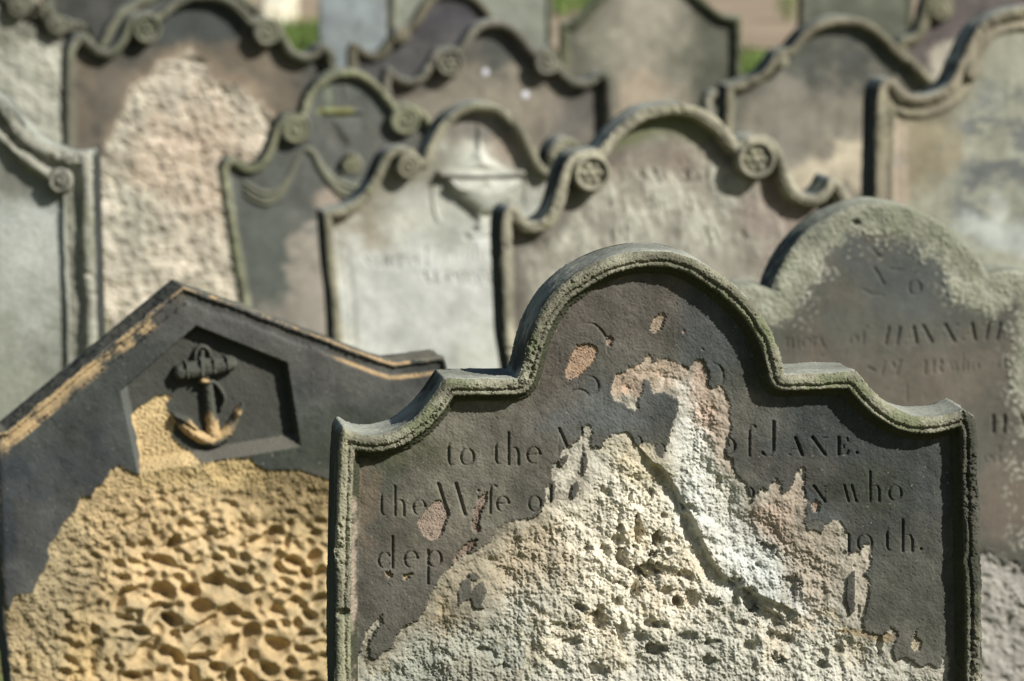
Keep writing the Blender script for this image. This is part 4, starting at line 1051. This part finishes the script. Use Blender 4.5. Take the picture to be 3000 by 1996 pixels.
def stone_leaf_scroll():
    out = [('za', [(-1300, 1900), (-1290, 1100), (-1240, 1060, 1), (-1100, 1050), (-980, 990), (-860, 900), (-760, 780), (-640, 670), (-500, 590), (-330, 560), (-180, 580), (-60, 645), (60, 745), (122, 832), (192, 910), (282, 980), (402, 1036), (520, 1056), (602, 1046, 1), (634, 1090), (640, 1300), (655, 1800)])]
    prof = [(0, -.012), (.004, -.004), (.010, 0), (.020, 0), (.026, -.006), (.030, -.012), (.034, -.016), (.062, -.018), (.064, -.014), (.068, -.014), (.071, -.022), (.074, -.024)]
    s = Stone('pale grey headstone with a curling leaf scroll under its sloping shoulder', 10.4, (60, 800), -4, out, T=.12, prof=prof, res=.0032, vis_px=1250, panel=-.024, seed=7)
    weather(s, C(166, 166, 148), None, mottle=C(158, 160, 142))
    s.mix(C(204, 206, 200), np.clip(s.blob('za', 60, 1600, 420, 170, .6, .3)+s.blob('za', 330, 1650, 120, 160, .6), 0, 1)*.8)
    s.mix(C(206, 206, 192), s.blob('za', 150, 1900, 500, 420, .6)*.9)
    s.mix(C(128, 128, 116), s.blob('za', 100, 1200, 330, 160, .6)*.6)
    pl = s.newpart('leaf_scroll', 1, 'leaf scroll carved under the shoulder'); B = -.018
    s.tube('za', [(100, 1030), (180, 1090), (260, 1150), (350, 1215)], [20, 46, 40, 36], .018, B, pl)
    s.tube('za', [(-60, 880), (30, 960), (110, 1040)], [24, 30, 26], .014, B, pl)
    s.mix(C(178, 176, 146), (s.part == pl)*.8)
    s.rosette('za', 410, 1250, 88, rise=.010, kind='spiral', part='scroll')
    finish(s, C(162, 162, 146), SIDE, TOP, .06)
stone_leaf_scroll()

def stone_lichen():
    out = [('zf', [(-420, 3600), (-400, 1500), (-390, 1100), (-370, 1020, 1), (-300, 900), (-160, 850), (0, 840), (100, 856), (180, 884, 1), (216, 780), (282, 640), (372, 510), (482, 390), (612, 290), (762, 210), (902, 160), (1062, 135), (1222, 140), (1382, 170), (1522, 230), (1662, 310), (1792, 410),
                   (1902, 520), (1982, 630), (2052, 745, 1), (2130, 728), (2250, 714), (2420, 730), (2540, 790), (2600, 900, 1), (2610, 1500), (2640, 3600)])]
    s = Stone('plain round-topped headstone with a crust of pale lichen round its rim, inscribed to HANNAH', 8.6, (2640, 1300), 9, out, T=.11, prof=[(0, -.006), (.003, -.002), (.008, 0), (.012, 0)], res=.0022, vis_px=1996, panel=0, seed=8, mat=MAT_MID, rough=.0006)
    s.part[:] = 0; s.prof_end = 0
    weather(s, C(100, 98, 88), None, mottle=C(108, 102, 90))
    s.mix(C(92, 96, 92), s.blob('zf', 1300, 700, 700, 380, .6)*.7)
    s.mix(C(122, 112, 98), s.blob('g2', 1300, 900, 1000, 420, .6)*.6)
    s.mix(C(136, 122, 108), s.blob('z4', 2250, 500, 320, 260, .6)*.6)
    n1 = samp(FBM, s.u/.2, s.v/.2); n2 = samp(GRAIN, s.u/.55, s.v/.55); n3 = .6*samp(BAND, s.u/.42, s.v/.35)+.6*samp(FBM, s.u/.12+.2, s.v/.12)
    band = .058 + .012*np.sin(s.u*9) + .022*s.blob('zf', 300, 800, 500, 400, .5, 0)
    lm = sm(-.010, .010, band - s.d + .007*n1 + .004*n2 + .003*n3)*(s.cv > s.L('zf', [(0, 2200)])[0][1])
    lm = np.clip(lm + sm(.9, 1.2, n3+.3*n2)*sm(.115, .06, s.d)*.8, 0, 1)
    s.text('zf', [('T', 1010, 900)], 0.1, pid=None)
    kf = s.k/2.946
    def st(z, pts, w0, dep=.0045, pid=True):
        i = s.newpart('carved_letter', 0) if pid else None
        s.ditch(s.L(z, pts), np.full(len(pts), w0*s.k/VIEW[z][2]), dep, 1-lm, slope=1.6, pid=i)
    st('zf', [(1055, 540), (1130, 612)], 20); st('zf', [(1062, 690), (1100, 745), (1145, 835)], 26); st('zf', [(965, 880), (1040, 925), (1140, 928)], 18); st('zf', [(1200, 702), (1320, 716)], 18)
    s.text('zf', [('o', 1360, 930)], 130, pid=1, depth=.004)
    s.text('g2', [('mory', 190, 530)], 96, pid=1, depth=.004)
    s.text('g2', [('o', 770, 500), ('f', 880, 495)], 90, pid=1, depth=.004)
    s.text('g2', [('H', 1080, 490), ('A', 1270, 485), ('N', 1400, 475), ('N', 1600, 465), ('A', 1800, 455), ('H', 1990, 450)], 150, pid=1, slant=.2, depth=.005, wk=.95)
    for a, b_ in (((940, 705), (1000, 735)), ((1090, 650), (1060, 770)), ((1160, 660), (1180, 705)), ((1235, 640), (1200, 765)), ((1460, 645), (1455, 765)), ((1535, 640), (1530, 755)), ((1600, 640), (1610, 680)), ((1590, 700), (1610, 745))): st('g2', [a, b_], 26)
    s.text('g2', [('who', 1680, 735), ('d', 2110, 715)], 84, pid=1, depth=.004)
    s.text('g2', [('H', 2060, 1295), ('A', 2280, 1290)], 150, pid=1, depth=.006, wk=1.2)
    s.text('g2', [('ed', 1990, 1570)], 80, pid=1, depth=.006, wk=1.2)
    st('g2', [(1290, 870), (1290, 1010)], 16, .003); st('g2', [(1450, 950), (1450, 1010)], 14, .003)
    s.w += lm*(.0012 + .0009*n1 + .0007*n2 + .0004*n3)
    s.mix(C(148, 147, 128)*(1+.10*n1+.05*n2)[..., None], lm)
    s.mix(C(130, 131, 108), lm*sm(.3, 1.3, samp(FBM, s.u/.3+.5, s.v/.3))*.6)
    s.mix(C(186, 180, 164), lm*sm(.5, 1.5, n3+.5*n2)*sm(.03, .06, s.d)*.6)
    pl = s.newpart('lichen_crust', 0, 'rough pale lichen crust along the rim'); s.part[lm > .6] = pl
    sp = s.psd('z4', [(2060, 780), (2150, 760), (2230, 830), (2330, 850), (2500, 900), (2900, 900), (2900, 1900), (2000, 1900)], .006, m=.1)
    er = sm(-.003, .004, sp)
    s.w -= er*(.004 - .0018*n1 - .0005*n2 + .004*sm(.7, 1.6, samp(BAND, s.u/.9, s.v/.65)))
    s.mix(C(166, 160, 148)*(1+.1*n1)[..., None], sm(-.008, .008, sp))
    pf = s.newpart('flaked_area', 0); s.part[er > .5] = pf
    hole = s.blob('zf', 905, 300, 34, 26, .3, .2); s.w -= .010*hole
    finish(s, C(150, 150, 130), C(96, 98, 92), C(160, 160, 140), .06)
stone_lichen()

def stone_blotched():
    out = [('zc', [(1325, 2300), (1330, 1400), (1336, 1000), (1342, 720), (1356, 620), (1392, 560), (1440, 545), (1482, 572), (1530, 630), (1600, 662), (1670, 662), (1750, 640), (1832, 590), (1882, 520), (1912, 440), (1942, 392, 1), (1966, 325), (2006, 250), (2062, 172), (2142, 112), (2250, 72), (2380, 52), (2500, 56), (2620, 90),
                   (2720, 150), (2800, 235), (2850, 320), (2880, 392, 1), (2920, 460), (2960, 540), (3020, 610), (3110, 655), (3200, 655), (3290, 620), (3350, 560), (3400, 560), (3450, 620), (3470, 720), (3480, 2300)])]
    prof = ROLL(.034, .020)[:-1] + [(.043, -.020), (.046, -.017), (.054, -.016), (.060, -.022), (.066, -.030), (.07, -.030)]
    s = Stone('headstone with a doubled moulding and a mottled grey face, behind the lichen-rimmed stone', 13.2, (2800, 500), 13, out, T=.13, prof=prof, res=.0038, vis_px=830, panel=-.03, seed=9)
    weather(s, C(168, 166, 146), None, mottle=C(160, 160, 142))
    s.mix(C(150, 138, 112), s.blob('zc', 1660, 1050, 220, 420, .6)*.85)
    s.mix(C(186, 168, 148), s.blob('zc', 1495, 1150, 50, 420, .5)*.8)
    bl = samp(FBM, s.u/.45+.3, s.v/.22)
    s.mix(C(112, 114, 110), s.blob('zc', 2200, 1130, 420, 420, .5, .3)*sm(-.9, .5, bl+.4*s.nm)*.95)
    s.mix(C(198, 198, 184), s.blob('zc', 2190, 1430, 60, 90, .5)*.8)
    s.mix(C(196, 200, 192), s.blob('zc', 2250, 1620, 300, 120, .5)*.7)
    s.mix(C(124, 120, 100), sm(.11, .06, s.d)*s.blob('zc', 1900, 700, 500, 300, .6)*.6)
    s.rosette('zc', 2010, 490, 60, rise=.006, kind='boss', part='scroll', base=-.03)
    finish(s, C(150, 144, 124), SIDE, TOP)
stone_blotched()

def stone_back_right():
    out = [('zc', [(290, 1700), (300, 900), (306, 640), (302, 592, 1), (382, 575), (470, 545), (552, 500), (612, 430), (652, 372), (702, 345), (748, 335, 1), (800, 270), (852, 215), (922, 168), (1022, 130), (1122, 120), (1232, 130), (1322, 170), (1402, 230), (1482, 312), (1560, 385), (1602, 402, 1),
                   (1650, 460), (1710, 530), (1800, 585), (1900, 605), (1972, 610, 1), (1980, 1700)])]
    s = Stone('brown-faced headstone with an arched top, between the rosette stone and the doubled-moulding stone', 16.6, (2480, 400), 9, out, T=.17, prof=ROLL(.034, .046), res=.0046, vis_px=640, panel=-.046, seed=10)
    weather(s, C(148, 140, 124), None, mottle=C(138, 132, 118))
    s.mix(C(84, 86, 80), s.blob('zc', 1150, 400, 480, 200, .5)*.9)
    s.mix(C(96, 98, 88), sm(.1, .05, s.d)*.6)
    s.mix(C(204, 190, 164), np.clip(s.blob('zc', 1090, 1150, 200, 170, .3, .4)+s.blob('zc', 860, 1250, 200, 120, .4), 0, 1))
    s.mix(C(152, 146, 132), s.blob('zc', 700, 900, 160, 300, .6)*.6)
    s.rosette('zc', 690, 425, 46, rise=.006, kind='boss', part='scroll')
    finish(s, C(138, 134, 114), SIDE, C(150, 150, 134))
stone_back_right()

def stone_centre_back():
    out = [('zb', [(770, 1500), (762, 700), (764, 560), (782, 490), (822, 470), (862, 515), (930, 545), (1002, 530), (1052, 470), (1092, 400), (1132, 350), (1200, 328), (1278, 325, 1), (1302, 300), (1342, 240), (1392, 180), (1472, 146), (1562, 140), (1642, 165), (1712, 222), (1772, 292), (1812, 342, 1),
                   (1880, 328), (1942, 352), (1992, 420), (2042, 510), (2112, 560), (2182, 550), (2242, 510), (2302, 508), (2346, 560), (2352, 700), (2360, 1500)])]
    s = Stone('dark headstone with two rosettes and two white droppings on its face', 17.2, (1460, 300), 8, out, T=.13, prof=ROLL(.036, .048), res=.0046, vis_px=470, panel=-.048, seed=11)
    weather(s, C(158, 148, 130), None, mottle=C(146, 138, 122))
    s.mix(C(84, 87, 82), np.clip(s.blob('zb', 1560, 330, 420, 190, .5), 0, 1)*.9)
    s.mix(C(92, 90, 88), s.blob('zb', 2150, 760, 220, 230, .6)*.6)
    s.mix(C(104, 98, 90), sm(.09, .05, s.d)*.7)
    for x, y in ((1465, 500), (1742, 655)):
        m = s.blob('zb', x, y, 22, 24, .2, 0); s.mix(C(250, 250, 255), m); s.w += .003*m
    s.rosette('zb', 1222, 432, 98, rise=.012); s.rosette('zb', 1892, 432, 94, rise=.012, kind='spiral', part='scroll')
    finish(s, C(128, 126, 112), SIDE, C(150, 150, 140))
stone_centre_back()

def simple(label, D, at, yaw, out, prof, panel, seed, base, mott, mould, vis, side=SIDE, top=TOP, fn=None, T=.12, lean=0):
    s = Stone(label, D, at, yaw, out, T=T, prof=prof, res=.0055, vis_px=vis, panel=panel, seed=seed, lean=lean)
    weather(s, base, None, mottle=mott)
    if fn: fn(s)
    if s.prof_end == 0: s.part[:] = 0
    finish(s, mould, side, top)
FLAT = [(0, -.006), (.004, -.001), (.008, 0), (.01, 0)]

def f(s):
    s.mix(C(84, 80, 84), s.blob('zb', 1200, 120, 300, 160, .6)*.7); s.rosette('zb', 890, 245, 62, rise=.010, kind='boss', part='scroll')
simple('dark purplish headstone with a scrolled shoulder, behind the stone with two white droppings', 19.6, (1330, 150), 8,
       [('zb', [(530, 1300), (528, 480), (530, 350), (552, 302), (600, 310), (642, 350), (702, 366), (762, 330), (812, 260), (850, 205), (902, 180), (958, 160, 1), (992, 108), (1032, 40), (1082, -20), (1152, -60), (1250, -70), (1352, -50), (1432, 0), (1502, 80), (1540, 160, 1), (1600, 180), (1660, 230), (1720, 320),
                (1800, 366), (1870, 350), (1930, 305), (1960, 360), (1965, 1300)])], ROLL(.040, .030), -.030, 12, C(100, 97, 94), C(108, 104, 96), C(118, 114, 96), 300, fn=f)
simple('plain bluish-white headstone standing clear of the grass, behind the pitted pinkish stone', 22.0, (1030, 100), -6,
       [('zb', [(300, 1200), (310, 300), (318, -150), (330, -260, 1), (450, -330), (560, -345), (680, -320), (775, -255, 1), (782, 0), (785, 1200)])], FLAT, 0, 13, C(176, 182, 180), C(166, 172, 168), C(170, 172, 165), 260)
simple('wide pale greenish headstone rising behind the dark purplish stone', 24.0, (1380, 60), 7,
       [('zb', [(820, 1100), (822, 200), (824, -200, 1), (900, -210), (980, -260), (1080, -380), (1250, -450), (1420, -450), (1600, -390), (1720, -270), (1800, -215), (1925, -200, 1), (1930, 200), (1935, 1100)])],
       ROLL(.030, .016), -.016, 14, C(156, 158, 142), C(148, 150, 132), C(140, 142, 122), 220)
def f(s):
    s.mix(C(176, 168, 148), s.blob('W', 1485, 60, 85, 360, .7)*.9)
    s.mix(C(186, 170, 146), s.psd('W', [(1400, 420), (1415, 240), (1435, 170), (1470, 140), (1490, 120), (1515, 165), (1560, 200), (1590, 260), (1620, 420)], .02, m=.1)/.03)
    s.mix(C(98, 99, 84), s.blob('W', 1640, 120, 50, 160, .6)*.8)
simple('tall greenish-grey headstone with square shoulders and a pale streak down its face', 18.6, (1908, 150), 3,
       [('zb', [(1985, 1300), (1986, 400), (1988, 165, 1), (2060, 150), (2130, 100), (2200, 30), (2260, -40), (2350, -120), (2480, -165)]), ('zc', [(-250, -165), (-120, -165), (0, -110), (90, -60), (160, 5), (225, 65), (300, 105), (408, 118, 1), (405, 480), (402, 1300)])],
       ROLL(.036, .028), -.028, 15, C(122, 120, 104), C(130, 127, 110), C(104, 108, 84), 380, fn=f)
simple('greenish-grey headstone behind the brown-faced arched stone', 23.0, (2510, 40), 8,
       [('zc', [(818, 1100), (822, 300), (830, -120, 1), (960, -180), (1100, -240), (1250, -250), (1400, -215), (1500, -150), (1585, -110, 1), (1590, 300), (1600, 1100)])], ROLL(.03, .012), -.012, 16, C(112, 114, 98), C(104, 106, 92), C(112, 114, 96), 160)
def f(s):
    s.mix(C(196, 186, 166), s.blob('zc', 1830, 420, 120, 130, .4, .4)); s.rosette('zc', 1790, 60, 90, rise=.012, kind='boss', part='scroll')
simple('dark headstone with lumpy scrolls behind the doubled-moulding stone', 19.0, (2830, 120), 9,
       [('zc', [(1480, 1200), (1482, 420), (1490, 300), (1530, 260), (1590, 240), (1630, 190), (1652, 110), (1672, 20), (1712, -60), (1790, -130, 1), (1850, -230), (1980, -330), (2150, -380), (2320, -340), (2450, -240), (2510, -130, 1), (2600, -60), (2640, 60), (2670, 190), (2720, 250), (2800, 300), (2810, 1200)])],
       ROLL(.050, .032), -.032, 17, C(112, 102, 98), C(104, 98, 92), C(120, 118, 98), 330, fn=f)
def f(s):
    n = samp(BAND, s.u/.9, s.v/.7); s.w -= .008*sm(.6, 1.6, n)*(s.d > .08) - .004*samp(FBM, s.u/.3, s.v/.3)*(s.d > .08)
    s.mix(C(100, 96, 84), sm(.11, .07, s.d)*.9); s.mix(C(110, 108, 92), s.blob('za', 60, 230, 200, 90, .6)*.7)
    n2 = samp(BAND, s.u/.8+.3, s.v/.8); s.w += .012*n2*sm(.075, .05, s.d)
    s.rosette('za', 130, 40, 90, rise=.016, kind='boss', part='scroll'); s.rosette('za', 400, 160, 90, rise=.014, kind='boss', part='scroll')
simple('pale rough-faced headstone with a lumpy dark foliate border, beside the pitted pinkish stone', 17.8, (100, 250), 12,
       [('za', [(-1000, 1800), (-990, 320), (-960, 230), (-880, 180), (-720, 130), (-600, 60), (-500, -60), (-380, -140), (-200, -180), (-20, -140), (120, -70), (250, 0), (335, 62), (420, 110), (520, 148), (600, 172), (640, 232), (650, 320), (660, 1800)])],
       ROLL(.062, .034), -.034, 18, C(186, 184, 166), C(192, 188, 168), C(112, 112, 96), 460, fn=f)
simple('narrow dark headstone with a slanting moulded edge, in the gap above the pitted stone', 20.5, (420, 100), 14,
       [('za', [(690, 900), (692, 320), (712, 270), (756, 180), (820, 90), (892, 42), (1000, -20), (1150, -90), (1350, -120), (1550, -90), (1700, -20), (1800, 60), (1860, 180), (1880, 320), (1890, 900)])],
       ROLL(.04, .03), -.03, 19, C(98, 98, 90), C(106, 104, 92), C(132, 132, 112), 160)
simple('small pale-shouldered headstone glimpsed between the tall square-shouldered stone and the brown-faced one', 18.0, (2120, 300), 8,
       [('zc', [(150, 1200), (155, 760), (160, 690), (185, 650), (225, 632), (290, 650), (350, 700), (420, 740), (520, 700), (600, 620), (700, 590), (820, 600), (900, 680), (1000, 740), (1080, 690), (1130, 640), (1180, 700), (1190, 1200)])],
       ROLL(.034, .03), -.03, 20, C(132, 130, 114), C(124, 122, 108), C(150, 148, 132), 380)

simple('tall dark headstone filling the gap between the foliate-bordered stone and the pitted one', 22.0, (250, 60), 9,
       [('za', [(300, 900), (302, 200), (306, -60, 1), (380, -90), (450, -160), (540, -230), (680, -260), (820, -230), (920, -160), (990, -90), (1080, -60, 1), (1085, 200), (1090, 900)])],
       ROLL(.045, .02), -.02, 21, C(84, 84, 78), C(98, 96, 88), C(104, 104, 92), 160)
